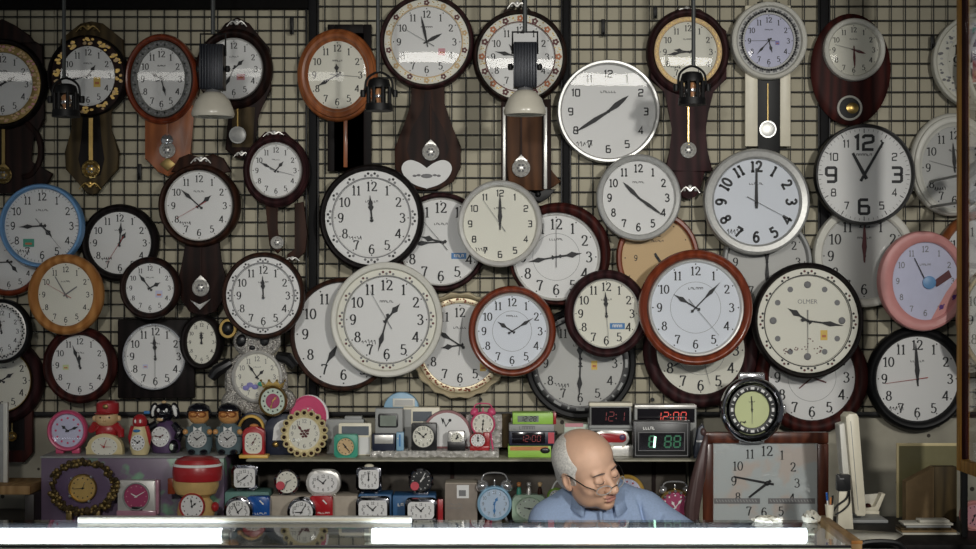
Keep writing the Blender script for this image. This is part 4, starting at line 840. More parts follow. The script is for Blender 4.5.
P.part('centre_disc', 'dial_magenta', lambda m: m.disc(273, 401, 7, 7.5, 1.75))
# pink domed clock, beaded flower clock, navy arch
P = Place('alarm_clock', 'navy arched table clock half hidden behind the beaded flower clock', 'clock', 282, -.2, ZT)
bb = P.base
P.part('case', 'plastic_navy', lambda m: m.prism([(265, bb), (265, 428)] + [(285 + 20 * math.cos(math.radians(a)), 428 - 14 * math.sin(math.radians(a))) for a in range(180, -1, -12)] + [(305, bb)], -6, 3, 1))
P.part('face', 'dial_white', lambda m: m.prism([(273, 440)] + [(288 + 14 * math.cos(math.radians(a)), 430 - 11 * math.sin(math.radians(a))) for a in range(180, -1, -15)] + [(302, 440)], 3, 3.6)); P.part('knob', 'gold', lambda m: m.ball(276, 444, 4, 3.5, 3, 2, 12))
P = Place('alarm_clock', 'bright pink round clock peeping over the beaded flower clock', 'clock', 309, -.15, ZT)
P.part('case', 'plastic_hot_pink', lambda m: (m.ring([(1, -6), (0, -5), (-.05, 0), (.2, 3), (1, 1.5)], (308, 417, 18.5, 21.5), (308, 419, 11, 13), 44), m.disc(308, 418, 17, 19, -4)))
P.part('rim', 'dial_white', lambda m: m.ring([(0, -4), (0, .5), (1, .5)], (309, 416.5, 19.6, 21.6), (308.5, 417, 18, 20.8), 44))
mini(P, 308, 419, 11, 13, .6, 'plastic_hot_pink', (30, 200), 'dots', 'ink_white', .12, .8, 'ink_white'); P.part('stand', 'plastic_hot_pink', lambda m: m.box(298, 318, 434, P.base, -5, 1, 1))
P = Place('alarm_clock', 'round cream table clock with a ring of brown bead flowers', 'clock', 304.5, YF + .02, ZT, 457)
P.part('case', 'plastic_cream', lambda m: (m.ring([(1, -4), (0, -3), (0, 1), (.3, 3), (1, 2)], (304.5, 434, 20, 20.5), (304.5, 434, 15.5, 16), 44), m.disc(304.5, 434, 18, 18.5, -3)))
m = P.mk()
for i in range(18):
    a = i * 2 * PI / 18; x, y = 304.5 + 20.5 * math.sin(a), 434 - 20.8 * math.cos(a)
    m.ring([(0, -1), (0, 3), (.5, 4), (1, 3), (1, 1)], (x, y, 3.6, 3.6), (x, y, 1.9, 1.9), 14); m.ball(x, y, 2.6, 1.9, 1.9, 1.6, 10, 1)
m.build('bead_ring', ['plastic_cream', 'wood_brown'], P.root)
mini(P, 304.5, 434, 15.5, 16, 1.2, 'dial_cream', (48, 322), 'serif', 'ink_grey', .24, .78, 'ink_maroon'); P.part('flower', 'ink_maroon', lambda m: [m.ball(304.5 + 3.2 * math.cos(i), 434 + 3.2 * math.sin(i), 1.6, 1.5, 1.2, .4, 8) for i in range(6)])
# greys, teal, digital
P = Place('carton', 'pale grey carton with a notch behind the teal clock', 'box', 345, -.15, ZT)
P.part('carton_body', 'plastic_grey', lambda m: (m.box(327, 364, 419, P.base, -10, 4, .5), m.box(345, 362, 416, 420, -8, 3, .5)))
P = Place('digital_clock', 'flat beige framed digital clock with a slate screen behind the teal clock', 'clock', 355, -.22, ZT, 456.5)
P.part('case', 'plastic_ivory', lambda m: m.prism(rrect(339, 371.5, 424, 456, 1.5), -3, 3, .6)); pm('slate', (94, 102, 112), .3); P.part('screen', 'slate', lambda m: m.box(342, 369, 427, 436, 2.6, 3.3))
P.part('print_panel', 'dial_white', lambda m: (m.box(359, 370, 438, 455, 3, 3.3), [m.stroke([(x, 440), (x, 454)], .5, 3.5, 1) for x in (361, 364, 367)]) if 0 else m.box(359, 370, 438, 455, 3, 3.3))
P = Place('alarm_clock', 'small square teal alarm clock with a tan dial', 'clock', 346, YF, ZT, 458)
P.part('case', 'plastic_teal', lambda m: m.prism(rrect(334.5, 358, 435, 458, 3), -6, 4, 1)); mini(P, 346, 447, 8.3, 8.5, 4.3, 'dial_tan', (320, 140), 'dots', 'ink', .13, .82, 'ink', True, 'stick', .8, frame=.8, fm='plastic_teal', ft=1.5)
# crinkled silver wrapped carton lying along the shelf with small clocks on it
def crinkle():
    m, nt, out = nodes('silver_wrap'); b = nt.nodes.new('ShaderNodeBsdfPrincipled'); b.inputs['Roughness'].default_value = .22; b.inputs['Metallic'].default_value = .25; b.inputs['Base Color'].default_value = (.72, .7, .66, 1)
    tc = nt.nodes.new('ShaderNodeTexCoord'); v = nt.nodes.new('ShaderNodeTexVoronoi'); v.inputs['Scale'].default_value = 55; v.feature = 'F1'
    bp = nt.nodes.new('ShaderNodeBump'); bp.inputs['Strength'].default_value = 1; bp.inputs['Distance'].default_value = .02
    nt.links.new(tc.outputs['Object'], v.inputs['Vector']); nt.links.new(v.outputs['Distance'], bp.inputs['Height']); nt.links.new(bp.outputs['Normal'], b.inputs['Normal']); nt.links.new(b.outputs['BSDF'], out.inputs['Surface']); MATS['silver_wrap'] = m
crinkle()
P = Place('wrapped_box', 'long flat box in crinkled silver wrap under the small clocks', 'box', 435, -.24, ZT)
bw_ = P.base
P.part('wrap', 'silver_wrap', lambda m: m.box(371, 499, bw_ - 6.5, bw_, -22, 13, .8))
ZW = ZT + 6.5 * P.k
def onw(name, label, cat, px, Y=-.26): return Place(name, label, cat, px, Y, ZW)
P = onw('digital_clock', 'sky blue half round digital clock standing behind the grey digital one', 'clock', 401, -.1)
P.part('case', 'plastic_sky', lambda m: m.prism([(384, P.base), (384, 408)] + [(401.5 + 17.5 * math.cos(math.radians(a)), 408 - 16 * math.sin(math.radians(a))) for a in range(180, -1, -12)] + [(419, P.base)], -5, 4, 1.2))
P.part('display_frame', 'plastic_white', lambda m: m.box(393, 415, 398, 406.5, 3.5, 5, .4)); P.part('display', 'dial_grey', lambda m: m.box(395, 413, 399.5, 405, 5, 5.3))
P = onw('digital_clock', 'light grey digital clock with a dark rimmed screen like a small monitor', 'clock', 390, -.2)
P.part('case', 'plastic_grey', lambda m: m.box(375.5, 403, 408, P.base, -8, 5, .8)); s_ = P.part('screen_rim', 'plastic_black', lambda m: m.prism(rrect(378.5, 398.5, 413, 427, 2), 4.5, 5.8, .3)); pm('lcd', (126, 136, 124), .25); P.part('screen', 'lcd', lambda m: m.box(380.5, 396.5, 415, 425.5, 5.8, 6), s_)
P = onw('digital_clock', 'cream boxy digital clock between the grey one and the half moon clock', 'clock', 418, -.135)
P.part('case', 'plastic_ivory', lambda m: m.box(403.5, 440, 407, P.base, -8, 5, .8)); P.part('screen', 'slate', lambda m: m.box(413, 432, 411, 421, 5, 5.3)); P.part('side_strip', 'plastic_grey', lambda m: m.box(403.6, 411.5, 409, 447, 4.6, 5.2))
P = onw('digital_clock', 'low navy and silver digital clock in front of the light grey one', 'clock', 384)
P.part('case', 'plastic_navy', lambda m: m.box(372.5, 395.5, 433.5, P.base, -5, 5, .8)); P.part('screen', 'silver', lambda m: m.box(375, 393.5, 434.5, 443, 5, 5.6, .2)); 
P = onw('small_clock', 'tiny light blue box clock beside the navy and silver digital clock', 'clock', 400)
P.part('case', 'plastic_sky', lambda m: m.box(396.5, 404, 432, P.base, -5, 4, .6)); P.part('stripe', 'sticker_blue', lambda m: m.box(399.3, 400.8, 434, 446, 4, 4.4)); P.part('button', 'ink_white', lambda m: (m.ball(398, 438, 4.2, .9, seg=8)))
P = onw('alarm_clock', 'square black alarm clock with a round pale dial', 'clock', 424)
P.part('case', 'plastic_black', lambda m: m.prism(rrect(411.5, 437, 423, P.base, 1.5), -7, 4, .8)); mini(P, 423.5, 436, 10.5, 10.8, 4.4, 'dial_cream', (48, 310), 'sans', 'ink', .24, .78, w=.9, frame=.6, fm='plastic_black', ft=1.5)
P = onw('table_clock', 'half moon table clock with dusty pink rim and white dial', 'clock', 447, -.2)
arc = [(447 + 25.5 * math.cos(math.radians(a)), 437 - 27 * math.sin(math.radians(a))) for a in range(180, -1, -9)]; arc2 = [(447 + 23 * math.cos(math.radians(a)), 437 - 24.5 * math.sin(math.radians(a))) for a in range(180, -1, -9)]
pm('dusty_pink', (150, 96, 98), .4); P.part('case', 'dusty_pink', lambda m: m.prism([(421.5, P.base)] + arc + [(472.5, P.base)], -6, 3, 1)); P.part('dial', 'dial_white', lambda m: m.prism([(424, 446)] + arc2 + [(470, 446)], 3, 3.5))
P.part('ornament', 'ink', lambda m: (m.prism([(441, 417), (444, 420), (443, 424)], 3.5, 4), m.ball(450, 420, 3.6, 1.6, 1.6, .4, 8), m.stroke([(443, 418), (446, 426), (450, 420)], .8, 3.9)))
P = onw('alarm_clock', 'small black and silver alarm clock in front of the half moon clock', 'clock', 456)
P.part('case', 'plastic_black', lambda m: (m.prism(rrect(448, 465, 431, 441, 1.5), -4, 3, .7), m.box(447.5, 465.5, 441, P.base, -6, 4, .8))); P.part('bezel_plate', 'silver', lambda m: m.prism(rrect(448.5, 464.5, 431, 446, 2), 2.8, 3.6, .3)); mini(P, 456.5, 438, 6, 6, 3.9, 'dial_cream', (60, 20), 'dots', 'ink', .15, .8, w=.8)
def twin(P, cx, cy, r, body, bell, dial, t, by=None, bellr=None, legs=True, dep=6, rim=None, handle='chrome', ink='ink', hm='ink', yoff=1.0, num='sans', nh=.22, legh=None):
    P.part('case', body, lambda m: (m.ring([(1, -dep), (.1, -dep + .5), (0, 0), (.15, 2.6), (.6, 3.4), (1, 2)], (cx, cy, r, r * yoff), (cx, cy, r * .83, r * .83 * yoff), 44), m.disc(cx, cy, r * .95, r * .95 * yoff, -dep + .3)))
    br = bellr or r * .36
    for s in (-1, 1):
        a = s * .62; bx, by_ = cx + (r + br * .55) * math.sin(a), cy - (r + br * .55) * math.cos(a) * yoff
        m = P.mk(); n = 14
        m.ball(bx, by_, -dep / 2 + 2, br, br * .78, br, 18, rot=a); b_ = m.build('bell', bell, P.root)
        m = P.mk(); m.ball(bx + br * .75 * math.sin(a), by_ - br * .8 * math.cos(a), -dep / 2 + 2, br * .2, seg=8); m.build('bell_screw', handle, b_)
    m = P.mk(); tx = (r + br) * math.sin(.62); ty = cy - (r + br * 1.0) * math.cos(.62) * yoff
    m.tube([(x, y, -dep / 2 + 2) for x, y in cr([(cx - tx, ty), (cx - tx * .7, ty - br * 1.25), (cx, ty - br * 1.5), (cx + tx * .7, ty - br * 1.25), (cx + tx, ty)], 6)], max(.5, r * .05), 8); m.build('handle', handle, P.root)
    m = P.mk(); m.box(cx - .7, cx + .7, cy - r * yoff - br * .9, cy - r * yoff + .5, -dep / 2 + 1, -dep / 2 + 3, .3); m.build('hammer', handle, P.root)
    if legs:
        for s in (-1, 1):
            m = P.mk(); m.tube([(cx + s * r * .6, cy + r * .75 * yoff, -1), (cx + s * r * .8, P.base, 0)], [r * .09, r * .07], 8); m.build('leg', handle, P.root)
    mini(P, cx, cy, r * .83, r * .83 * yoff, 1.4, dial, t, num, ink, nh, .78, hm)
P = onw('wrapped_carton', 'clear wrapped grey carton with a brown side behind the twin bell clocks', 'box', 487, -.17)
P.part('carton_body', 'silver_wrap', lambda m: m.box(466, 502, 414.5, P.base, -8, 4, .8)); P.part('carton_side', 'wood_olive', lambda m: m.box(502, 511, 414, P.base, -8, 3, .5))
P = onw('twin_bell_clock', 'hot pink twin bell alarm clock above the small red one', 'clock', 483, -.23)
twin(P, 483, 424, 12.5, 'plastic_hot_pink', 'plastic_hot_pink', 'dial_cream', (5, 185), dep=5, handle='plastic_hot_pink', legs=True)
P = onw('alarm_clock', 'small red alarm clock in front of the hot pink twin bell clock', 'clock', 479.5)
P.part('case', 'plastic_red', lambda m: (m.ring([(1, -6), (.1, -5.5), (0, 0), (.3, 3), (1, 2)], (478, 440.3, 8.6, 8), (478, 440.3, 7, 6.6), 32), m.box(483, 490, 432.5, P.base, -7, -1, 1), m.box(470, 489, 446, P.base, -6, 2, .4)))
mini(P, 478, 440.3, 7, 6.6, 1.4, 'dial_white', (2, 0), 'dots', 'ink', .14, .8, w=.9)
# stack of digital clock boxes by the salesman
def stackbox(name, label, px0, px1, py0, py1, Y, z, mats, fn=None, cat='box', dep=20):
    P = Place(name, label, cat, (px0 + px1) / 2, Y, z, py1)
    P.part('case', mats, lambda m: m.box(px0, px1, py0, py1, -dep, 4, .8))
    if fn: fn(P)
    return P
z = ZT; Yd = -.27; k = S(Yd); base = PY(ZT, Yd)
def zz(py): return CZ - (py - 274.5) * k
def f1(P): P.part('label_strip', 'plastic_orange', lambda m: m.box(510, 548, 446, 450, 4, 4.4)); P.part('dark_lens', 'plastic_black', lambda m: m.ball(545, 450, 4.5, 5, 3, 1, 12))
stackbox('clock_carton', 'yellow green carton at the bottom of the stack left of the salesman', 508, 551, 445.5, base, Yd, ZT, 'plastic_lime', f1)
def seg7(m, txt, cx, cy, h, d, mat, slant=.08, w=.55, th=.1, gap=.34, only=None):
    SEG = {'0': 'abcdef', '1': 'bc', '2': 'abged', '3': 'abgcd', '4': 'fgbc', '5': 'afgcd', '6': 'afgedc', '7': 'abc', '8': 'abcdefg', '9': 'abcdfg', '-': 'g'}
    adv = [(gap if c in ':' else w + .28) * h for c in txt]; x = cx - sum(adv) / 2
    for c, a in zip(txt, adv):
        q = lambda u, v: (x + u * w * h + .14 * h + slant * h * v, cy + h / 2 - v * h)
        E = {'a': ((.08, 1), (.92, 1)), 'b': ((1, .94), (1, .56)), 'c': ((1, .44), (1, .06)), 'd': ((.08, 0), (.92, 0)), 'e': ((0, .44), (0, .06)), 'f': ((0, .94), (0, .56)), 'g': ((.08, .5), (.92, .5))}
        if c == ':': m.disc(x + a / 2, cy - h * .2, h * .07, h * .07, d, 8, mat); m.disc(x + a / 2, cy + h * .2, h * .07, h * .07, d, 8, mat)
        for sname in SEG.get(c, ''): m.stroke([q(*E[sname][0]), q(*E[sname][1])], th * h, d, mat)
        x += a
pm('led_red_dim', (110, 26, 30), .4, emis=(150, 30, 34), es=.35); pm('led_red', (220, 60, 50), .4, emis=(230, 60, 50), es=.8); pm('led_green', (40, 210, 120), .4, emis=(70, 255, 150), es=1.6); pm('led_green_dim', (20, 84, 56), .4, emis=(20, 110, 66), es=.4); pm('led_bright', (190, 255, 220), .4, emis=(180, 255, 215), es=2.2)
pm('smoked', (22, 18, 24), .12)
def f2(P):
    P.part('screen', 'smoked', lambda m: m.box(512, 545, 432, 443, 4, 4.6, .2)); m = P.mk(); seg7(m, '12:00', 530, 438, 6, 4.8, 0); m.build('digits', 'led_red_dim', P.root); P.part('side_label', 'sticker_red', lambda m: m.box(548, 554, 432, 443, 4, 4.5))
stackbox('led_clock', 'dark digital clock with red figures in the stack left of the salesman', 509, 555, 431, 445.5, Yd, zz(445.5), 'plastic_navy', f2, 'clock')
def f3(P): P.part('print', 'ink_grey', lambda m: (m.marks(527, 427.5, 16, 3, 4.2, 0, 6), m.marks(513, 429, 7, 1.4, 4.2, 0, 4)))
stackbox('clock_carton', 'grey carton between the lime digital clock and the dark red figured clock', 509, 554, 424, 431, Yd, zz(431), 'plastic_grey', f3)
def f4(P):
    P.part('screen', 'lcd', lambda m: m.box(517.5, 538.5, 415.5, 421.5, 4, 4.5)); m = P.mk(); seg7(m, '12:28', 528, 418.5, 4.6, 4.7, 0, th=.16); m.build('digits', 'ink', P.root); P.part('side_panel', 'plastic_red', lambda m: m.box(553.2, 556, 412.5, 424, -20, 3.5, .3))
stackbox('digital_clock', 'lime green digital clock on top of the stack left of the salesman', 512.5, 553, 412.5, 424, Yd, zz(424), 'plastic_lime', f4, 'clock')
P = Place('card_stand', 'clear stand with a small pink topped card behind the salesman head', 'stand', 578, -.2, ZT)
P.part('card', 'dial_mint', lambda m: m.box(564, 588, 424, P.base, -4, 3, .6)); P.part('card_header', 'ink_pink', lambda m: (m.box(565, 583, 423, 426.5, 3, 3.5))); P.part('card_back', 'plastic_grey', lambda m: m.box(588, 594, 418, P.base, -8, 2, .5))
def f5(P):
    P.part('screen', 'smoked', lambda m: m.box(591, 629, 407, 424.5, 4, 5)); P.part('top_trim', 'plastic_ivory', lambda m: m.box(589, 632, 402.5, 406, -12, 5.5, .6)); P.part('bottom_trim', 'plastic_grey', lambda m: m.box(589, 632, 425, 428, -12, 5.5, .6))
    m = P.mk(); seg7(m, '12:1', 612, 416, 9, 5.2, 0, th=.07); m.build('digits', 'led_red_dim', P.root)
stackbox('led_clock', 'dark digital clock with a white top edge behind the salesman', 590, 631, 403, 428, -.24, CZ - (428 - 274.5) * S(-.24), 'plastic_grey', f5, 'clock')
P = Place('clock_radio', 'silver oval clock radio with a red glossy window right of the salesman head', 'clock radio', 614, -.24, ZT)
P.part('case', 'silver', lambda m: (m.prism(rrect(594, 629, 430, 446, 7), -10, 3, 1.5), m.box(592, 632, 445, P.base, -12, 3, .8)))
P.part('window', 'plastic_red', lambda m: m.prism(rrect(598, 626, 433, 442, 4), 2.6, 4.2, .8)); P.part('shine_knob', 'gloss_purple', lambda m: m.ball(622, 437, 4.4, 3, 3, 1, 10))
for x in (612, 623): P.part('button', 'plastic_ivory', lambda m: m.ball(x, 446, 3.6, 1.5, 1, .8, 8))
P.part('stack_lid', 'plastic_grey', lambda m: m.box(590, 632, 428, 430.5, -12, 3, .4))
def f6(P):
    P.part('screen', 'smoked', lambda m: m.box(637, 694, 408.5, 422, 4, 5)); P.part('top_trim', 'silver', lambda m: m.box(634, 696, 404.5, 408.5, -14, 5.5, .8))
    m = P.mk(); seg7(m, '12:00', 670, 416, 8.4, 5.2, 0, th=.09, w=.6); m.build('digits', 'led_red', P.root); P.part('blue_side', 'sticker_blue', lambda m: m.box(694, 697, 430, 446, -10, 3))
stackbox('led_clock', 'long digital clock with red figures reading twelve behind the green one', 634, 696, 405, PY(ZT, -.2), -.2, ZT, 'plastic_grey', f6, 'clock')
P = Place('led_clock', 'black framed digital clock with green figures on the shelf right of the salesman', 'clock', 661, -.28, ZT)
bg = P.base
P.part('case', 'plastic_black', lambda m: m.box(632.5, 690, 420.5, bg, -10, 5, 1)); P.part('outline', 'ink_grey', lambda m: (m.stroke([(635, 423), (687, 423), (687, bg - 2.5), (635, bg - 2.5), (635, 423)], .7, 5.2), m.stroke([(638, 432), (684, 432), (684, 450), (638, 450), (638, 432)], .6, 5.2)))
P.part('screen', 'smoked', lambda m: m.box(639, 683.4, 432.5, 449.5, 5, 5.15)); P.part('lettering', 'ink_white', lambda m: m.marks(648.5, 427.6, 12, 2.4, 5.3, 0, 5))
m = P.mk(); seg7(m, '1', 645.5, 441, 11, 5.4, 0, th=.13); seg7(m, '8', 651, 441, 11, 5.35, 0, th=.12); seg7(m, '88', 671.5, 441, 11, 5.4, 0, th=.14); m.build('digits', 'led_green_dim', P.root)
m = P.mk(); m.stroke([(653.6, 447), (654.6, 436)], 2.2, 5.6); m.build('lit_digit', 'led_bright', P.root)
# ================= lower level
P = Place('bead_wreath_clock', 'gold faced clock in an oval wreath of dull gold beads on the lower shelf', 'clock', 83, -.38, ZL)
m = P.mk(); rg = random.Random(3)
for i in range(210):
    a = rg.uniform(0, 2 * PI); rr = rg.uniform(.9, 1.14); m.ball(83 + 30.5 * rr * math.cos(a), 487 - 24.5 * rr * math.sin(a), rg.uniform(-2, 2), rg.uniform(1.4, 3.0), seg=8, mat=i % 2)
m.ring([(0, -1), (.5, 1.5), (1, -1)], (83, 487, 31.5, 25.5), (83, 487, 29, 23), 40, 0)
m.build('bead_wreath', ['gold_dull', 'wood_olive'], P.root)
P.part('back_plate', 'plastic_purple', lambda m: m.prism([(83 + 29.5 * math.cos(i * .157), 487 - 23.5 * math.sin(i * .157)) for i in range(40)], -3, -1.4, .3)); [P.part('stand_foot', 'gold_dull', lambda m: m.box(q, q + 6, 508, P.base, -5, 1, .6)) for q in (66, 94)]
mini(P, 83, 488, 12.3, 12.3, 1.2, 'dial_gold', (20, 265), 'dots', 'ink', .12, .8, 'ink', True, 'needle', .8, frame=2, fm='gold', ft=2.5)
P.part('stud', 'chrome', lambda m: [m.ball(83 + 14.5 * math.cos(a), 488 - 14.5 * math.sin(a), 3, 1.7, seg=8) for a in (.9, 2.4, 3.7, 5.2)])
P = Place('cube_clock', 'clear and silver cube clock with a magenta dial on the lower shelf', 'clock', 137, -.36, ZL)
P.part('case', 'silver', lambda m: m.prism(rrect(118.5, 156, 480, 515.5, 2), -8, 3, 1.2)); pm('rose_clear', (176, 120, 140), .15); P.part('base', 'rose_clear', lambda m: m.box(117.5, 157, 510, P.base, -9, 5, .8)); P.part('side_wall', 'rose_clear', lambda m: m.box(154, 159, 480, 514, -9, 1, .8))
mini(P, 137, 496, 12, 12.5, 3.4, 'dial_magenta', (300, 60), 'dots', 'ink_pink', .1, .82, 'ink_white', True, 'stick', .9, frame=1.6, fm='plastic_grey', ft=2); P.part('display', 'plastic_black', lambda m: m.box(132.5, 143.5, 506, 509.8, 4, 4.6, .2))
# round cream table clock with a red knitted cap shape
P = Place('table_clock', 'plump cream table clock with a red domed cap and white band on the lower shelf', 'clock', 198, -.415, ZL)
pb = P.base; pm('figure_straw', (206, 166, 96), .4)
P.part('body', 'figure_straw', lambda m: (m.vlathe(196, 0, [(.5, pb), (15, pb - .5), (19, 512), (17, 502), (13, 497), (20, 493), (23, 486), (23, 478), (.5, 474)], 32, sd=.8)))
c_ = P.part('cap', 'plastic_red', lambda m: m.vlathe(197.5, 0, [(.5, 456), (14, 456.5), (21, 459), (24.5, 466), (25, 474), (24, 480), (.5, 481)], 36, sd=.82)); P.part('cap_band', 'ink_white', lambda m: m.vlathe(197.5, 0, [(22.6, 463), (24.1, 463.5), (24.8, 465.4), (24, 466)], 36, sd=.83), c_)
P.part('side_knob', 'plastic_red', lambda m: m.ball(216, 506, 5, 4, 5, 5, 12)); P.part('side_peg', 'wood_red', lambda m: m.box(168, 176, 478, 494, -3, 3, 1))
P.part('base', 'plastic_cream', lambda m: m.box(178, 222, pb - 3, pb, -14, 16, 1))
mini(P, 195, 504, 11, 11.5, 15.5, 'dial_white', (50, 352), 'dots', 'ink', .12, .8, frame=1.8, fm='plastic_red', ft=2)
# cartons that carry the back row
def carton(label, x0, x1, ytop, Y, mat, lid=None, extra=None, name='carton'):
    P = Place(name, label, 'box', (x0 + x1) / 2, Y, ZL); b = P.base
    P.part('carton_body', mat, lambda m: m.box(x0, x1, ytop, b, -26, 8, .8))
    P.part('carton_flap', lid or mat, lambda m: m.box(x0 + .5, x1 - .5, ytop - .5, ytop + .6, -25, 7.6, .3))
    if extra: extra(P)
    return CZ - (ytop - .5 - 274.5) * S(Y)
pm('card_teal', (88, 136, 126), .6); pm('card_beige', (176, 164, 146), .7); pm('card_blue', (40, 96, 150), .5); pm('card_grey', (136, 124, 112), .7)
Yb = -.3
zA = carton('teal carton under the square silver alarm clock', 226, 270, 491.5, Yb, 'card_teal')
zB = carton('long beige carton under the oval and red stickered silver clocks', 271, 358, 495.5, Yb, 'card_beige')
zC = carton('blue carton under the silver alarm clock with a round top button', 359, 392, 494, Yb, 'card_blue')
def ct(P): P.part('lettering', 'ink_white', lambda m: m.marks(401, 503.5, 6, 2.6, 8.3, 0, 2))
zD = carton('blue carton with white lettering under the black dialled chrome clock', 393, 436, 495, Yb, 'card_blue', None, ct)
def sq_alarm(label, x, y, w, h, z, Y, dial='dial_white', t=(50, 240), case='chrome_dark', btn=False, rr=4, num='sans', sticker=None, group=None):
    P = Place('alarm_clock', label, 'clock', x, Y, z); b = P.base
    P.part('case', case, lambda m: m.prism(rrect(x - w, x + w, y - h, y + h, rr), -8, 3, 1.4))
    P.part('face', dial, lambda m: m.prism(rrect(x - w + 3, x + w - 3, y - h + 3, y + h - 3, rr * .8), 3, 3.4))
    add_dial(P.root, P.mk, x, y, w - 3.6, h - 3.6, 3.5, dial, 'ink', num, .32, .76, 'none', False); add_hands(P.root, P.mk, x, y, min(w, h) - 3, 4, t, 'stick', 'ink', .9)
    P.part('foot', case, lambda m: m.box(x - w * .7, x - w * .4, y + h - 1, b, -6, 1, .4)); P.part('foot', case, lambda m: m.box(x + w * .4, x + w * .7, y + h - 1, b, -6, 1, .4))
    P.part('top_button', case if not btn else 'plastic_ivory', lambda m: m.ball(x, y - h, -2, 5 if btn else w * .7, 2.6 if btn else 1, 4, 14))
    if sticker: P.part('sticker', 'sticker_red', lambda m: m.ring([(0, 4), (0, 4.6), (1, 4.6)], (x + sticker[0], y + sticker[1], 4, 4), (x + sticker[0], y + sticker[1], .05, .05), 16))
    return P
sq_alarm('square chrome alarm clock on the teal carton', 245, 477.5, 13.5, 12.5, zA, Yb, t=(50, 238))
sq_alarm('silver alarm clock with a round top button on the blue carton', 369, 479, 13, 12.5, zC, Yb, t=(0, 0), btn=True)
def rd_alarm(label, x, y, r, z, Y, dial, st, t, ink):
    P = Place('alarm_clock', label, 'clock', x, Y, z); b = P.base
    P.part('case', 'chrome_dark', lambda m: (m.ring([(1, -7), (.1, -6), (0, 0), (.3, 3), (1, 1.4)], (x, y, r, r * 1.04), (x, y, r * .8, r * .83), 36), m.disc(x, y, r * .93, r * .95, -6), [m.ball(x + r * .93 * math.cos(i * PI / 4 + .3), y + r * .95 * math.sin(i * PI / 4 + .3), 2, r * .13, seg=8) for i in range(8)], m.box(x - r * .6, x + r * .6, y + r * .9, b, -6, 1, .5)))
    mini(P, x, y, r * .8, r * .83, 1.5, dial, t, 'dots' if ink != 'bars' else 'bars', 'ink' if ink != 'bars' else 'ink_white', .12, .8, 'ink_white' if ink == 'bars' else 'ink_grey', True, 'stick', .8)
    P.part('sticker', 'sticker_red', lambda m: m.ring([(0, 4), (0, 5), (1, 5)], (x + st[0], y + st[1], 4.3, 4.3), (x + st[0], y + st[1], .05, .05), 18))
rd_alarm('round silver alarm clock with a red dot sticker on the beige carton', 287, 482, 13, zB, Yb, 'dial_cream', (-6, 3), (60, 200), 'd')
rd_alarm('round chrome alarm clock with black dial and red dot sticker', 421, 480.5, 12.5, zD, Yb, 'dial_black', (-6, 5), (45, 30), 'bars')
P = sq_alarm('wide oval silver alarm clock on the beige carton', 323.5, 482.5, 17, 12.5, zB, Yb, t=(40, 305), case='silver', rr=10)
# front row on the lower shelf
def front(label, x0, x1, ytop, box, rr, t, case='chrome_dark', Y=-.4, x_box=None, round_=False):
    P = Place('alarm_clock', label, 'clock', (x0 + x1) / 2, Y, ZL); b = P.base; cx = (x0 + x1) / 2; w = (x1 - x0) / 2; cy = ytop + w * (1.0 if round_ else .72); h = cy - ytop
    P.part('case', case, lambda m: m.prism(rrect(x0, x1, ytop, cy + h, rr), -8, 3, 1.4)); P.part('foot', case, lambda m: m.box(cx - w * .6, cx - w * .3, cy + h - 1, b, -6, 1, .3)); P.part('foot', case, lambda m: m.box(cx + w * .3, cx + w * .6, cy + h - 1, b, -6, 1, .3))
    P.part('face', 'dial_white', lambda m: m.prism(rrect(x0 + 2.8, x1 - 2.8, ytop + 3, cy + h - 3, rr * .85), 3, 3.4))
    add_dial(P.root, P.mk, cx, cy, w - 3.8, h - 3.8, 3.5, 'dial_white', 'ink', 'sans', .32, .78, 'none', False); add_hands(P.root, P.mk, cx, cy, min(w, h) - 2, 4, t, 'stick', 'ink', .9)
front('round chrome alarm clock in front of the glossy blue box', 224, 253, 497, None, 13, (45, 335), round_=True)
front('round chrome alarm clock in front of the glossy red box', 287.5, 316, 497.5, None, 13, (270, 30), round_=True)
front('wide chrome alarm clock with orange ten below the top button clock', 356, 390, 497, None, 5, (45, 310))
front('wide chrome alarm clock below the black dialled chrome clock', 405, 437, 498.5, None, 5, (45, 310))
def glossbox(label, x0, x1, y0, mat, Y=-.37):
    P = Place('clock_box', label, 'box', (x0 + x1) / 2, Y, ZL); P.part('box_body', mat, lambda m: m.prism(rrect(x0, x1, y0, P.base, 5), -9, 3, 1.2)); P.part('print', 'ink_white', lambda m: (m.stroke([(x0 + 14, y0 + 4), (x0 + 18, y0 + 8)], 1.3, 3.3), m.marks((x0 + x1) / 2 + 3, y0 + 17, 12, 1.4, 3.3, 0, 5)))
pm('gloss_blue', (24, 84, 170), .2, coat=.4); pm('gloss_red', (190, 26, 34), .2, coat=.4)
glossbox('glossy blue clock box on the lower shelf', 246, 270, 496, 'gloss_blue'); glossbox('glossy red clock box on the lower shelf', 309, 333, 495.5, 'gloss_red')
P = Place('clock_box', 'narrow dark red box end right of the lower chrome clocks', 'box', 440, -.37, ZL); P.part('box_body', 'plastic_red', lambda m: m.box(437.6, 443, 499, P.base, -10, 2, .6)); P.part('box_flap', 'wood_maroon', lambda m: m.box(437.7, 442.8, 498.4, 499.4, -9, 1.8, .2))
def c8(P): P.part('address_label', 'dial_white', lambda m: m.box(457, 469, 484, 497, 8, 8.3)); P.part('label_print', 'ink_grey', lambda m: (m.box(459, 466, 489, 495, 8.3, 8.5), m.marks(455, 503, 16, 1.2, 8.3), m.marks(455, 507, 16, 1.2, 8.3)))
carton('taupe carton with a white label left of the light blue twin bell clock', 445, 477.5, 482.5, -.33, 'card_grey', 'card_beige', c8)
P = Place('twin_bell_clock', 'light blue twin bell alarm clock with chrome bells', 'clock', 494.5, -.37, ZL)
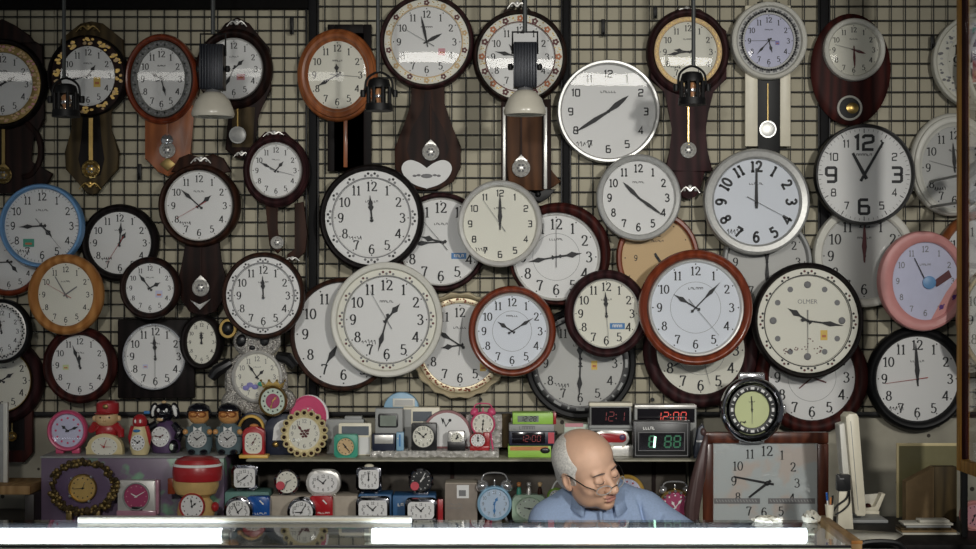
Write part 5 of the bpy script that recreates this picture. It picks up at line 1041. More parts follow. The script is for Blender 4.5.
twin(P, 494.5, 503.5, 17.5, 'plastic_sky', 'chrome', 'dial_ice', (25, 181), bellr=7, dep=8, hm='sticker_blue', ink='ink_grey', num='sans')
P = Place('figure_alarm_clock', 'mint green alarm clock with three tiny figures on its top edge', 'clock', 528, -.37, ZL)
P.part('case', 'plastic_mint', lambda m: m.prism(rrect(512, 546, 494.5, P.base - 1, 7), -8, 3, 1.5)); P.part('base', 'plastic_mint', lambda m: m.box(514, 544, P.base - 2, P.base, -8, 3, .4)); mini(P, 529, 508, 12.5, 10.5, 3.4, 'dial_mint', (280, 95), 'dots', 'ink_grey', .13, .8, 'ink', True, 'stick', .9, frame=1.2, fm='plastic_mint', ft=1.5)
for x, c1, c2 in ((519, 'plastic_orange', 'plastic_teal'), (529, 'silver', 'silver'), (540, 'figure_skin', 'wood_brown')):
    g = P.part('tiny_figure', c2, lambda m: m.vlathe(x, -2, [(.3, 495), (2.6, 494.6), (2.2, 490), (1.4, 487.6), (.3, 487.2)], 14)); P.part('figure_head', c1, lambda m: (m.ball(x, 485, -2, 2.2, 2.3, 2, 12), m.ball(x, 483.6, -2.2, 2.4, 1.4, 2.1, 10)), g)
P = Place('alarm_clock', 'small lime and white round clock behind the salesman shoulder', 'clock', 554, -.3, ZL)
P.part('case', 'plastic_lime', lambda m: (m.ring([(1, -5), (0, -4), (0, 1), (.4, 3), (1, 1.5)], (556, 497, 9, 9), (556, 497, 7, 7), 30), m.disc(556, 497, 8, 8, -4), m.box(552, 560, 504, P.base, -4, 1, .5))); P.part('loop', 'dial_white', lambda m: m.tube([(x, y, 0) for x, y in cr([(552, 489), (556, 482), (563, 479), (568, 484)], 5)], .8, 8)); mini(P, 556, 497, 7, 7, 1, 'dial_white', (30, 200), 'dots', 'ink', .14, .8, w=.8)
P = Place('alarm_clock', 'yellow ringed round clock behind the salesman neck', 'clock', 627, -.3, ZL)
P.part('case', 'plastic_yellow', lambda m: (m.ring([(1, -5), (0, -4), (0, 1), (.4, 4), (1, 1.5)], (627, 494, 18, 19), (627, 494, 14.5, 15.5), 40), m.disc(627, 494, 17, 18, -4), m.box(615, 639, 510, P.base, -5, 2, .8))); mini(P, 627, 494, 14.5, 15.5, .8, 'dial_lavender', (60, 200), 'dots', 'ink_red', .12, .8)
P = Place('twin_bell_clock', 'gold rimmed twin bell alarm clock with a dark red dial right of the salesman', 'clock', 675, -.34, ZL)
P.part('studs', 'chrome', lambda m: [m.ball(675 + 13 * math.sin(a), 506 - 15 * math.cos(a), 3.2, 1.7, seg=8) for a in (-.9, -.45, 0, .45, .9)])
twin(P, 675, 507, 18, 'gold', 'chrome', 'dial_magenta', (330, 40), bellr=4.6, dep=7, ink='ink_white', hm='ink_white', num='dots', nh=.12)
# ------------------------------------------------------------------ the salesman: one continuous surface grown from a distance field
class Field:
    def __init__(s, lo, hi, h):
        s.lo = np.array(lo, float); s.h = h; s.n = tuple(int(math.ceil((hi[i] - lo[i]) / h)) + 1 for i in range(3)); s.f = np.full(s.n, .06, np.float32)
    def sl(s, lo, hi, pad):
        a = [max(0, int((lo[i] - pad - s.lo[i]) / s.h)) for i in range(3)]; b = [min(s.n[i], int((hi[i] + pad - s.lo[i]) / s.h) + 2) for i in range(3)]
        if any(b[i] <= a[i] for i in range(3)): return None, None
        g = [s.lo[i] + s.h * np.arange(a[i], b[i], dtype=np.float32) for i in range(3)]
        return tuple(slice(a[i], b[i]) for i in range(3)), np.meshgrid(*g, indexing='ij')
    def put(s, d, sl, k, sub):
        f = s.f[sl]
        if sub:
            h = np.clip(.5 - .5 * (f + d) / k, 0, 1); s.f[sl] = f * (1 - h) - d * h + k * h * (1 - h)
        else:
            h = np.clip(.5 + .5 * (f - d) / k, 0, 1); s.f[sl] = f * (1 - h) + d * h - k * h * (1 - h)
    def ell(s, M, c, r, k=.012, sub=False, grow=0):
        """ellipsoid; M maps local to world"""
        r = [q + grow for q in r]; cw = M @ Vector(c); R = max(r)
        sl, g = s.sl([cw[i] - R for i in range(3)], [cw[i] + R for i in range(3)], k + .015)
        if sl is None: return
        iv = M.inverted(); q = []
        for i in range(3): q.append((iv[i][0] * g[0] + iv[i][1] * g[1] + iv[i][2] * g[2] + iv[i][3] - c[i]))
        k0 = np.sqrt(sum((q[i] / r[i]) ** 2 for i in range(3))); k1 = np.sqrt(sum((q[i] / r[i] ** 2) ** 2 for i in range(3))) + 1e-6
        s.put(k0 * (k0 - 1) / k1, sl, k, sub)
    def cap(s, a, b, ra, rb, k=.012, sub=False, grow=0):
        a = Vector(a); b = Vector(b); ra += grow; rb += grow; R = max(ra, rb)
        sl, g = s.sl([min(a[i], b[i]) - R for i in range(3)], [max(a[i], b[i]) + R for i in range(3)], k + .015)
        if sl is None: return
        ba = b - a; L = max(ba.length_squared, 1e-9)
        p = [g[i] - a[i] for i in range(3)]; t = np.clip(sum(p[i] * ba[i] for i in range(3)) / L, 0, 1)
        d = np.sqrt(sum((p[i] - ba[i] * t) ** 2 for i in range(3))) - (ra + (rb - ra) * t)
        s.put(d, sl, k, sub)
    def mesh(s):
        f = s.f; nx, ny, nz = s.n; ins = f < 0
        cnt = np.zeros((nx - 1, ny - 1, nz - 1), np.int8)
        for dx in (0, 1):
            for dy in (0, 1):
                for dz in (0, 1): cnt += ins[dx:nx - 1 + dx, dy:ny - 1 + dy, dz:nz - 1 + dz]
        act = np.argwhere((cnt > 0) & (cnt < 8)); idx = np.full(cnt.shape, -1, np.int32); idx[tuple(act.T)] = np.arange(len(act))
        acc = np.zeros((len(act), 3)); w = np.zeros(len(act)); C = np.array([(x, y, z) for x in (0, 1) for y in (0, 1) for z in (0, 1)])
        val = [f[tuple((act + c).T)] for c in C]
        for i in range(8):
            for j in range(i + 1, 8):
                if abs(C[i] - C[j]).sum() != 1: continue
                a, b = val[i], val[j]; m = (a < 0) != (b < 0); t = np.where(m, a / np.where(m, a - b, 1), 0)
                acc += m[:, None] * (C[i] + (C[j] - C[i]) * t[:, None]); w += m
        P = s.lo + s.h * (act + acc / w[:, None]); faces = []
        for ax in range(3):
            u, v = [(1, 2), (2, 0), (0, 1)][ax]
            sa = [slice(None)] * 3; sb = [slice(None)] * 3; sa[ax] = slice(0, -1); sb[ax] = slice(1, None)
            A, B = ins[tuple(sa)], ins[tuple(sb)]; e = np.argwhere(A != B); flip = A[tuple(e.T)]
            ok = (e[:, u] > 0) & (e[:, v] > 0) & (e[:, u] < s.n[u] - 1) & (e[:, v] < s.n[v] - 1); e = e[ok]; flip = flip[ok]
            q = []
            for du, dv in ((-1, -1), (0, -1), (0, 0), (-1, 0)):
                o = e.copy(); o[:, u] += du; o[:, v] += dv; q.append(idx[tuple(o.T)])
            q = np.stack(q, 1); q[~flip] = q[~flip][:, ::-1]; faces.append(q)
        return P, np.concatenate(faces)
    def build(s, name, mats, parent, smooth=1, slot=None):
        P, Fc = s.mesh(); loc = man.location
        me = bpy.data.meshes.new(name); me.from_pydata([tuple(p - np.array(loc)) for p in P], [], [tuple(int(i) for i in q) for q in Fc])
        for m in mats: me.materials.append(MATS[m])
        if slot is not None: me.polygons.foreach_set('material_index', slot(P[Fc].mean(1)).astype(np.int32))
        me.polygons.foreach_set('use_smooth', [True] * len(me.polygons)); me.update()
        o = bpy.data.objects.new(name, me); COL.objects.link(o); o.parent = parent
        if smooth: md = o.modifiers.new('smooth', 'SMOOTH'); md.factor = .5; md.iterations = smooth
        return o
pm('skin', (228, 176, 142), .48, var=.06, scale=25, spec=.4); pm('lip', (196, 128, 112), .5, var=.03); pm('hair_grey', (214, 208, 198), .75, var=.25, scale=160, bump=.5); pm('brow_grey', (104, 86, 78), .8, var=.1)
pm('shirt_blue', (158, 182, 220), .8, var=.07, scale=160, spec=.15); pm('shirt_inner', (52, 70, 116), .8); pm('trouser', (44, 46, 54), .8); pm('shoe', (24, 22, 22), .4)
HO = Vector((.300, -.79, .972))
RH = Matrix.Rotation(math.radians(-9), 4, 'Y') @ Matrix.Rotation(math.radians(20), 4, 'X') @ Matrix.Rotation(math.radians(34), 4, 'Z') @ Matrix.Scale(.95, 4)
MH = Matrix.Translation(HO) @ RH
I4 = Matrix.Identity(4)
man = thing('person', 'balding grey haired man in a blue shirt and glasses looking down behind the counter', 'person', (.33, -.62, 0))
NB_ = Vector((.335, -.685, .895)); SL = Vector((.19, -.67, .792)); SR = Vector((.477, -.67, .822))
EL = Vector((.125, -.80, .63)); ER = Vector((.665, -.80, .71)); WL = Vector((.235, -.925, .632)); WR = Vector((.47, -.93, .64))
HIP = Vector((.335, -.635, .50))
def hand(fd, wr, d, up, side, grow=0):
    """palm, four curled fingers and a thumb from the side of the palm; resting on the thigh"""
    d = d.normalized(); s = d.cross(up).normalized() * side; n = s.cross(d).normalized()
    if n.z < 0: n = -n
    pc = wr + d * .045
    for q in (-.026, -.009, .009, .026): fd.cap(wr + s * q * .7, wr + d * .085 + s * q, .015, .0125, .012)
    for q, L in ((-.03, .066), (-.01, .078), (.0105, .074), (.031, .058)):
        a = wr + d * .088 + s * q; b = a + d * L * .5 - n * .004 + s * q * .12; c = b + d * L * .34 - n * L * .22; e = c + d * L * .14 - n * L * .22
        fd.cap(a, b, .0092, .0086, .003); fd.cap(b, c, .0086, .008, .003); fd.cap(c, e, .008, .007, .003)
    a = wr + d * .025 - s * .03; b = a + d * .032 - s * .026; c = b + d * .032 - s * .008 - n * .006
    fd.cap(a, b, .013, .0105, .008); fd.cap(b, c, .0105, .0085, .004)
fd = Field((0.02, -1.14, .40), (.76, -.46, 1.12), .0034)
# head
E = lambda c, r, k=.012, sub=False: fd.ell(MH, c, r, k, sub)
E((0, .018, .034), (.077, .098, .09)); E((0, -.012, .05), (.07, .076, .066), .02); E((0, -.03, -.03), (.065, .062, .085), .02); E((0, -.036, -.078), (.054, .05, .038), .02); E((0, -.07, -.104), (.022, .02, .018), .02)
for s in (-1, 1):
    E((s * .047, -.055, -.034), (.022, .024, .024), .02); E((s * .05, -.02, -.075), (.02, .04, .03), .02)
    E((s * .032, -.106, -.002), (.019, .017, .0115), .012, True)
    E((s * .031, -.083, -.003), (.0165, .0135, .0125), .004); E((s * .031, -.087, -.017), (.015, .006, .005), .008)
    E((s * .027, -.079, .019), (.02, .012, .008), .014)
    E((s * .014, -.1, -.043), (.0095, .012, .0085), .006)
    E((s * .083, .014, -.01), (.009, .02, .033), .006); E((s * .088, .006, -.012), (.006, .010, .02), .004, True); E((s * .08, .008, -.038), (.008, .01, .011), .006)
fd.cap(MH @ Vector((0, -.086, .004)), MH @ Vector((0, -.113, -.037)), .0085, .0135, .014); E((0, -.117, -.04), (.0125, .011, .011), .008)
E((0, -.093, -.066), (.025, .011, .0062), .006); E((0, -.092, -.079), (.021, .0115, .0072), .006); E((0, -.106, -.0722), (.026, .009, .0018), .003, True); E((0, -.088, -.09), (.02, .01, .006), .006, True)
for s in (-1, 1): fd.cap(MH @ Vector((s * .024, -.096, -.045)), MH @ Vector((s * .036, -.082, -.072)), .0022, .0018, .008, True)
# neck, trunk, arms
fd.cap(MH @ Vector((0, .02, -.05)), NB_ + Vector((0, .01, -.02)), .054, .058, .03)
fd.cap(NB_ + Vector((0, .02, -.04)), SL, .044, .036, .04); fd.cap(NB_ + Vector((0, .02, -.04)), SR, .044, .036, .04)
fd.ell(I4, (.335, -.655, .76), (.153, .093, .14), .05); fd.ell(I4, (.335, -.62, .6), (.155, .115, .15), .05); fd.ell(I4, HIP, (.16, .12, .085), .05)
for sh, el_, wr, sd in ((SL, EL, WL, 1), (SR, ER, WR, -1)):
    fd.cap(sh, el_, .038, .036, .03); fd.cap(el_, wr, .041, .027, .012); hand(fd, wr, Vector((.03 * sd, -1, -.25)), Vector((0, 0, 1)), -sd)
iv = MH.inverted()
def slots(c):
    q = np.array(iv.to_3x3()) @ c.T + np.array(iv.translation)[:, None]
    return ((abs(q[0]) < .024) & (q[1] < -.094) & (q[2] > -.0835) & (q[2] < -.0615)).astype(int)
fd.build('body', ['skin', 'lip'], man, 2, slots)
# hair: a thin band round the back and sides, bald on top
fh = Field(tuple(HO - Vector((.16, .16, .16))), tuple(HO + Vector((.16, .17, .17))), .003)
fh.ell(MH, (0, .026, .026), (.090, .108, .094), .004); fh.ell(MH, (0, .06, -.04), (.07, .064, .055), .03)
fh.ell(MH, (0, -.085, .12), (.1, .125, .105), .016, True); fh.ell(MH, (0, -.12, -.02), (.2, .112, .1), .008, True); fh.ell(MH, (0, .03, .155), (.05, .1, .06), .014, True)
for s in (-1, 1): fh.ell(MH, (s * .088, .004, -.022), (.02, .022, .036), .006, True)
fh.ell(MH, (0, -.03, -.16), (.2, .2, .1), .006, True)
fh.build('hair', ['hair_grey'], man, 1)
def local_tube(name, mat, pts, r, parent, closed=False, seg=8):
    m = MB(1, 0, 0); m.tube([(p.x - man.location.x, -(p.z - man.location.z), -(p.y - man.location.y)) for p in [MH @ Vector(q) for q in pts]], r, seg, closed=closed); return m.build(name, mat, parent)
for s in (-1, 1): local_tube('eyebrow', 'brow_grey', [(s * .013, -.0965, .018), (s * .026, -.0975, .0225), (s * .04, -.0915, .0215), (s * .05, -.081, .016)], [.0014, .0024, .0022, .001], man)
for s in (-1, 1): local_tube('eye_line', 'brow_grey', [(s * .017, -.0935, -.008), (s * .026, -.0975, -.011), (s * .037, -.0955, -.011), (s * .046, -.087, -.007)], [.0009, .0013, .0013, .0008], man)
gl = local_tube('glasses', 'metal_black', [(-.012, -.121, -.024), (-.004, -.124, -.021), (.004, -.124, -.021), (.012, -.121, -.024)], .0014, man)
for s in (-1, 1):
    ring = [(s * (.034 + .0225 * math.cos(a)), -.118 + .10 * max(0, .0225 * math.cos(a)) + .008 * (1 + math.cos(a)), -.027 + .0145 * math.sin(a)) for a in [i * PI / 12 for i in range(24)]]
    local_tube('lens_rim', 'silver', ring, .0016, gl, True, 6)
    m = MB(1, 0, 0); m.add([tuple((MH @ Vector(q)) - man.location) for q in ring], [tuple(range(24))]); m.build('lens', 'pane', gl)
    local_tube('temple_arm', 'metal_black', [(s * .058, -.098, -.02), (s * .074, -.07, -.01), (s * .086, -.01, .012), (s * .088, .016, .012), (s * .086, .034, -.006)], .0017, gl)
# shirt
fs = Field((0.02, -1.1, .44), (.76, -.46, .97), .0045); G = .011
for a, b in ((NB_ + Vector((0, .02, -.045)), SL), (NB_ + Vector((0, .02, -.045)), SR)): fs.cap(a, b, .052, .046, .04, grow=G)
fs.ell(I4, (.335, -.655, .76), (.165, .105, .15), .05, grow=G); fs.ell(I4, (.335, -.62, .6), (.155, .115, .15), .05, grow=G)
for sh, el_, wr in ((SL, EL, WL), (SR, ER, WR)):
    fs.cap(sh, el_, .05, .045, .03, grow=G); fs.cap(el_, wr + (el_ - wr) * .12, .044, .031, .012, grow=G)
    rg = random.Random(4)
    for i in range(6):     # creases
        t = rg.uniform(.05, .8); c = sh.lerp(el_, t); fs.cap(c + Vector((rg.uniform(-.05, .05), -.055, .03)), c + Vector((rg.uniform(-.05, .05), -.06, -.04)), .004, .002, .012, True)
for a, b in (((.40, -.755, .87), (.43, -.77, .78)), ((.26, -.755, .85), (.22, -.765, .77)), ((.45, -.72, .9), (.47, -.735, .8)), ((.38, -.75, .86), (.37, -.78, .76))): fs.cap(a, b, .005, .003, .014, True)
fs.cap(MH @ Vector((0, .02, -.05)), NB_ + Vector((0, -.012, -.03)), .058, .058, .006, True)
sh_ = fs.build('shirt', ['shirt_blue'], man, 2)
# collar: a stand round the neck and two leaf points
ax = (MH @ Vector((0, .02, -.05)) - NB_).normalized()
def cpt(a, r, h):     # a = 0 faces the eye
    return Vector((.335 + r * 1.08 * math.sin(a), -.69 + .012 - r * math.cos(a) * 1.0, .875 + h + .03 * (-math.cos(a)) ))
m = MB(1, 0, 0); vs = []; fs_ = []; n = 40
for j in range(n + 1):
    a = math.radians(24 + 312 * j / n)
    edge = 1 - min(1, min(j, n - j) / 9)      # near the opening the leaf lengthens into a point
    dr = .016 + .026 * edge; dz = .034 + .028 * edge
    for r, h in ((.063, 0), (.064, .036), (.069, .041), (.0715 + dr * .4, .034), (.072 + dr, .04 - dz)):
        p = cpt(a if r < .09 else a, r, h) - man.location; vs.append(tuple(p))
for j in range(n):
    for q in range(4): fs_.append((j * 5 + q, j * 5 + q + 1, j * 5 + 6 + q, j * 5 + 5 + q))
m.add(vs, fs_); co = m.build('collar', 'shirt_blue', sh_, 60); md = co.modifiers.new('thickness', 'SOLIDIFY'); md.thickness = .0025
fb = Field((.29, -.83, .74), (.39, -.72, .89), .003); fb.cap((.337, -.785, .84), (.34, -.778, .76), .006, .005, .004); fb.build('button_band', ['shirt_blue'], sh_, 1)
# trousers and shoes
ft = Field((.08, -1.14, .03), (.6, -.44, .62), .007)
ft.ell(I4, HIP, (.175, .135, .095), .04)
for s in (-1, 1):
    hp = HIP + Vector((s * .085, -.03, 0)); kn = Vector((.335 + s * .12, -1.0, .545)); an = Vector((.335 + s * .13, -.93, .09))
    ft.cap(hp, kn, .088, .064, .03); ft.cap(kn, an, .064, .05, .02)
ft.build('trousers', ['trouser'], man, 2)
for s in (-1, 1):
    f2 = Field((.335 + s * .13 - .07, -1.16, -.01), (.335 + s * .13 + .07, -.84, .14), .005); c = .335 + s * .13
    f2.cap((c, -.92, .05), (c, -1.04, .034), .043, .036, .02); f2.cap((c, -.92, .05), (c, -.93, .10), .042, .04, .02); f2.ell(I4, (c, -.98, -.05), (.2, .3, .05), .004, True)
    f2.build('shoe', ['shoe'], man, 1)
st = thing('stool', 'round padded stool the balding man is sitting on', 'stool', (.335, -.655, 0))
m = MB(1, 0, 0); m.vlathe(0, 0, [(.01, -.36), (.145, -.36), (.16, -.375), (.16, -.392), (.14, -.402), (.01, -.404)], 32); m.build('seat', 'plastic_black', st)
for i in range(4):
    a = PI / 4 + i * PI / 2; m = MB(1, 0, 0); m.tube([(.13 * math.cos(a), -.362, .13 * math.sin(a)), (.15 * math.cos(a), 0, .15 * math.sin(a))], .012, 10); m.build('leg', 'chrome', st)
# ------------------------------------------------------------------ glass showcase counter in front
ZC = .866; YB, YFr = -1.10, -1.51
XE = .915
cn = thing('glass_counter', 'long glass topped showcase counter with an aluminium rail across the foreground', 'counter', (-.3, -1.3, 0))
def cb(name, mat, x0, x1, z0, z1, y0, y1, bev=.001, parent=None):
    m = MB(1, 0, 0); m.box(x0 + .3, x1 + .3, -z1, -z0, -(y1 + 1.3), -(y0 + 1.3), bev); return m.build(name, mat, parent or cn)
pm('rail_cream', (196, 190, 168), .35); pm('rail_dark', (40, 42, 48), .3, .5); pm('deck', (58, 60, 72), .5, var=.1)
XW = -1.75
m = MB(1, 0, 0); m.add([(XW + .3, YFr + 1.3, ZC), (XE + .3, YFr + 1.3, ZC), (XE + .3, YB + 1.3, ZC), (XW + .3, YB + 1.3, ZC)], [(0, 1, 2, 3)]); m.build('glass_top', 'counter_glass', cn)
cb('back_rail', 'rail_dark', XW, XE, ZC - .03, ZC - .0065, YB - .014, YB)
cb('front_rail', 'rail_dark', XW, XE, ZC - .005, ZC + .0005, YFr - .012, YFr - .0005); cb('front_strip', 'rail_cream', XW, XE, ZC - .06, ZC - .0055, YFr - .014, YFr - .002)
cb('front_glass', 'counter_glass', XW, XE - .03, .3, ZC - .0605, YFr - .01, YFr - .004, .0005)
cb('base_cabinet', 'wood_dark', XW, XE, 0, .3, YFr, YB); cb('rear_panel', 'shelf_dark', XW, XE - .03, .3, ZC - .031, YB - .012, YB - .004); cb('inner_shelf', 'deck', XW + .01, XE - .03, .70, .708, YFr + .02, YB - .015)
eb = thing('end_board', 'pale wooden end board of the glass counter beside the pen cup', 'board', (XE + .016, -1.3, 0)); m = MB(1, 0, 0); m.box(-.014, .014, -ZC - .012, 0, -.21, .215, .003); m.build('board', 'wood_ply', eb); m = MB(1, 0, 0); m.box(-.0142, .0142, -ZC - .0125, -ZC - .004, .2152, .2165, .0005); m.build('edge_cap', 'wood_tan', eb)
pm('tube_lit', (240, 244, 255), .4, emis=(236, 240, 255), es=7.0)
Yt = -1.185; kt = S(Yt)
for x0, x1, lb in ((-217, 222, 'lit white fluorescent tube under the counter glass at the left'), (372, 806, 'lit white fluorescent tube under the counter glass in front of the salesman')):
    A, B = X(x0, Yt), X(x1, Yt); t = thing('fluorescent_tube', lb, 'light', ((A + B) / 2, Yt, ZC - .05), 'fluorescent tubes in the counter'); h = (B - A) / 2
    m = MB(1, 0, 0); m.tube([(-h, -.022, 0), (h, -.022, 0)], .019, 20); m.build('glass_tube', 'tube_lit', t)
    for s in (-1, 1): m = MB(1, 0, 0); m.tube([(s * h, -.022, 0), (s * (h + .02), -.022, 0)], .017, 16); m.build('end_cap', 'steel_brushed', t)
    m = MB(1, 0, 0); m.box(-h - .02, h + .02, -.002, .012, -.022, .022, .003); m.build('batten', 'plastic_white', t)
pm('strip_white', (222, 224, 216), .4, var=.03)
def on_counter(name, label, cat, px, Y=-1.13): return Place(name, label, cat, px, Y, ZC)
P = on_counter('white_strip', 'long white plastic strip lying along the back edge of the counter glass', 'strip', 262)
P.part('strip', 'strip_white', lambda m: m.box(79, 412, P.base - 5.2, P.base, -6, 6, .5)); P.part('label_channel', 'plastic_ivory', lambda m: m.box(80, 411, P.base - 4.2, P.base - 1.6, 6, 6.4, .1))
# crumpled papers and desk at the right
def crumple(name, label, cat, mat, px, Y, z, rx, ry, seed):
    loc, k = at(px, Y, z); rg = random.Random(seed); m = MB(k, 0, 0); m.ball(0, -ry * .6, 0, rx, ry, ry * 1.3, 18)
    m.v = [(x + rg.uniform(-1, 1) * rx * k * .14, y + rg.uniform(-1, 1) * rx * k * .14, max(0, z_ + rg.uniform(-1, 1) * ry * k * .28)) for x, y, z_ in m.v]
    o = m.build(name, mat, None, 20, loc); return tag(o, label, cat)
pm('paper', (206, 202, 186), .7, var=.06)
crumple('paper_heap', 'crumpled white paper on the counter by the pen cup', 'paper', 'paper', 811, -1.14, ZC, 9, 7, 2)
crumple('paper_heap', 'low pale paper heap on the counter in front of the world map clock', 'paper', 'paper', 768, -1.14, ZC, 16, 4, 5)
# ------------------------------------------------------------------ world map clock
def mapmat():
    m, nt, out = nodes('map_print'); b = nt.nodes.new('ShaderNodeBsdfPrincipled'); b.inputs['Roughness'].default_value = .3
    tc = nt.nodes.new('ShaderNodeTexCoord'); n = nt.nodes.new('ShaderNodeTexNoise'); n.inputs['Scale'].default_value = 9; n.inputs['Detail'].default_value = 5
    r = nt.nodes.new('ShaderNodeValToRGB'); e = r.color_ramp.elements; e[0].color = lin((186, 194, 194)) + (1,); e[0].position = .5; e[1].position = .58; e[1].color = lin((198, 186, 176)) + (1,)
    nt.links.new(tc.outputs['Object'], n.inputs['Vector']); nt.links.new(n.outputs['Fac'], r.inputs['Fac']); nt.links.new(r.outputs['Color'], b.inputs['Base Color']); nt.links.new(b.outputs['BSDF'], out.inputs['Surface']); MATS['map_print'] = m
mapmat(); wood('wood_frame', (84, 38, 24), (118, 58, 34), .3, 14, .2)
st2 = thing('low_cabinet', 'low dark cabinet under the world map clock', 'cabinet', (X(765, -.243), -.24, 0)); m = MB(1, 0, 0); m.box(-.19, .2, -.64, 0, -.14, .16, .003); m.build('carcass', 'shelf_dark', st2); m = MB(1, 0, 0); m.box(-.195, .205, -.66, -.6402, -.145, .165, .002); m.build('top_board', 'wood_dark', st2)
P = Place('world_map_clock', 'large rectangular wooden framed clock with a world map dial standing right of the salesman', 'clock', 765, -.243, .66); b = P.base
x0, x1, y0 = 702, 828, 432
for nm, bx_ in (('frame_rail', (x0, x1, y0, y0 + 11)), ('frame_rail', (x0, x1, b - 11, b)), ('frame_stile', (x0, x0 + 11, y0 + 11, b - 11)), ('frame_stile', (x1 - 11, x1, y0 + 11, b - 11))):
    P.part(nm, 'wood_frame', lambda m: m.box(*bx_, -5, 4, 1.4))
m = P.mk(); m.box(x0 + 10, x1 - 10, y0 + 10, b - 10, -4, 0)
for i, (nx, ny) in {12: (767, 451), 1: (782, 455), 2: (793, 467), 3: (797, 483), 4: (792, 498), 5: (781, 511), 6: (764, 512), 7: (749, 511), 8: (738, 497), 9: (734, 481), 10: (738, 466), 11: (750, 454)}.items(): m.number(str(i), nx, ny, 9 if i != 12 else 10, .2, 'serif', .9, 1)
for xa, xb_ in ((714, 760), (768, 815)):
    m.stroke([(xa, 501), (xb_, 501)], 5.5, .25, 2)
    for i in range(14): m.stroke([(xa + 2 + i * (xb_ - xa - 4) / 14, 499.5), (xa + 3.6 + i * (xb_ - xa - 4) / 14, 502)], .6, .4, 3)
m.build('map_dial', ['map_print', 'ink', 'ink_grey', 'dial_grey'], P.root)
add_hand(P.root, P.mk, 767, 483, 281, 34, 2.2, .8, 'minute_hand', 'ink', 'stick'); add_hand(P.root, P.mk, 767, 483, 232, 23, 2.6, 1.4, 'hour_hand', 'ink', 'stick'); P.part('hand_cap', 'ink', lambda m: m.ball(767, 483, 2, 2.4, 2.4, 1, 12))
P.part('glass_cover', 'pane', lambda m: m.box(x0 + 11, x1 - 11, y0 + 11, b - 11, 3, 3.2))
# ------------------------------------------------------------------ desk and things at the right
ZD = .78; Yd2 = -.62
dk = thing('side_desk', 'dark desk at the lower right behind the counter end', 'desk', (1.45, -.72, 0))
def db(name, mat, x0, x1, z0, z1, y0, y1, bev=.003): m = MB(1, 0, 0); m.box(x0 - 1.45, x1 - 1.45, -z1, -z0, -(y1 + .72), -(y0 + .72), bev); return m.build(name, mat, dk)
db('desk_top', 'wood_black', 1.075, 1.95, ZD - .03, ZD, -1.0, -.47)
for x in (1.09, 1.9):
    for y in (-.98, -.51): db('leg', 'metal_black', x, x + .035, 0, ZD - .03, y, y + .03)
P = Place('monitor', 'white flat monitor seen edge on standing on the desk right of the world map clock', 'monitor', 862, -.56, ZD); b = P.base
P.part('screen_body', 'plastic_ivory', lambda m: m.prism([(842.5, 416), (846, 412.5), (853.5, 412.5), (855.5, 416), (863, 511), (861.5, 514), (854, 514), (851.5, 511)], -10, 14, 1)); P.part('rear_shell', 'plastic_white', lambda m: m.prism([(837, 424), (843.3, 422), (850.5, 494), (846, 496), (841, 470)], -10, 8, 1))
P.part('vent_line', 'plastic_grey', lambda m: m.tube([(847.5, 420, 14.1), (855, 508, 14.1)], .35, 6)); P.part('stand_base', 'plastic_grey', lambda m: (m.box(846, 884, b - 3.5, b, -22, 18, 1.2), m.box(850, 862, 511, b - 3, -14, 2, 1)))
P = Place('desk_tray', 'small open cream tray angled behind the monitor foot', 'tray', 876, -.47, ZD)
P.part('tray_side', 'plastic_ivory', lambda m: (m.prism([(862, P.base - 6), (877, P.base - 6), (884, P.base - 23), (880, P.base - 23.5), (874, P.base - 10), (862, P.base - 9)], -6, 6, .4))); P.part('tray_back', 'paper', lambda m: m.prism([(864, P.base - 9), (874, P.base - 10), (880, P.base - 22), (866, P.base - 21)], -6, -5, .2)); P.part('tray_base', 'plastic_ivory', lambda m: m.box(862, 878, P.base - 6, P.base, -7, 6, .6)); P.part('round_item', 'wood_maroon', lambda m: m.ball(867.5, P.base - 10, 1, 3.6, 3.2, 3, 12))
P = Place('card_reader', 'small black card reader on a white holder with looping black cable', 'device', 845, -.72, ZD); b = P.base
P.part('holder', 'plastic_ivory', lambda m: m.prism([(837, b), (838.5, 488), (850, 488), (853, b)], -4, 3, .8)); P.part('reader_body', 'plastic_black', lambda m: m.prism(rrect(836, 849.5, 474, 490.5, 1.5), -2, 5, .8)); P.part('reader_label', 'ink_grey', lambda m: m.box(838.5, 843, 477.5, 478.8, 5, 5.3))
P.part('cable', 'metal_black', lambda m: (m.tube([(x, y, 5) for x, y in cr([(848, 490), (845, 498), (836, 505), (831, 512)], 6)], 1.1, 8), m.tube([(x, y, 6) for x, y in cr([(848, 490), (848, 502), (842, 509), (834, 514)], 6)], .9, 8)))
P = Place('pen_cup', 'white pen cup holding pens beside the card reader', 'cup', 831, -1.125, ZC); b = P.base
P.part('cup_body', 'plastic_ivory', lambda m: m.vlathe(829.5, 0, [(3.4, b), (4.6, b - 17), (4, b - 17), (3, b - 1.5)], 20))
def pen(label, x, lean, mat, cap, h):
    loc, k = at(829.5, -1.125, ZC + .004); t = thing('pen', label, 'pen', loc, 'pens in the cup'); m = MB(k, 829.5, b); m.tube([(x, b - 1, 0), (x + lean, b - h, 0)], .8, 8); m.build('barrel', mat, t); m = MB(k, 829.5, b); m.tube([(x + lean * .72, b - h * .72, 0), (x + lean * 1.02, b - h - .5, 0)], 1.1, 8); m.build('cap', cap, t)
pen('blue capped pen leaning left in the white cup', 829, -2.4, 'dial_white', 'gloss_blue', 27); pen('salmon pencil upright in the white cup', 830, .6, 'plastic_pink', 'plastic_orange', 22); pen('dark pen leaning right in the white cup', 830.5, 2.2, 'plastic_black', 'plastic_black', 24)
P = Place('paper_sheets', 'loose white paper sheets on the desk in front of the monitor', 'paper', 866, -.85, ZD); b = P.base
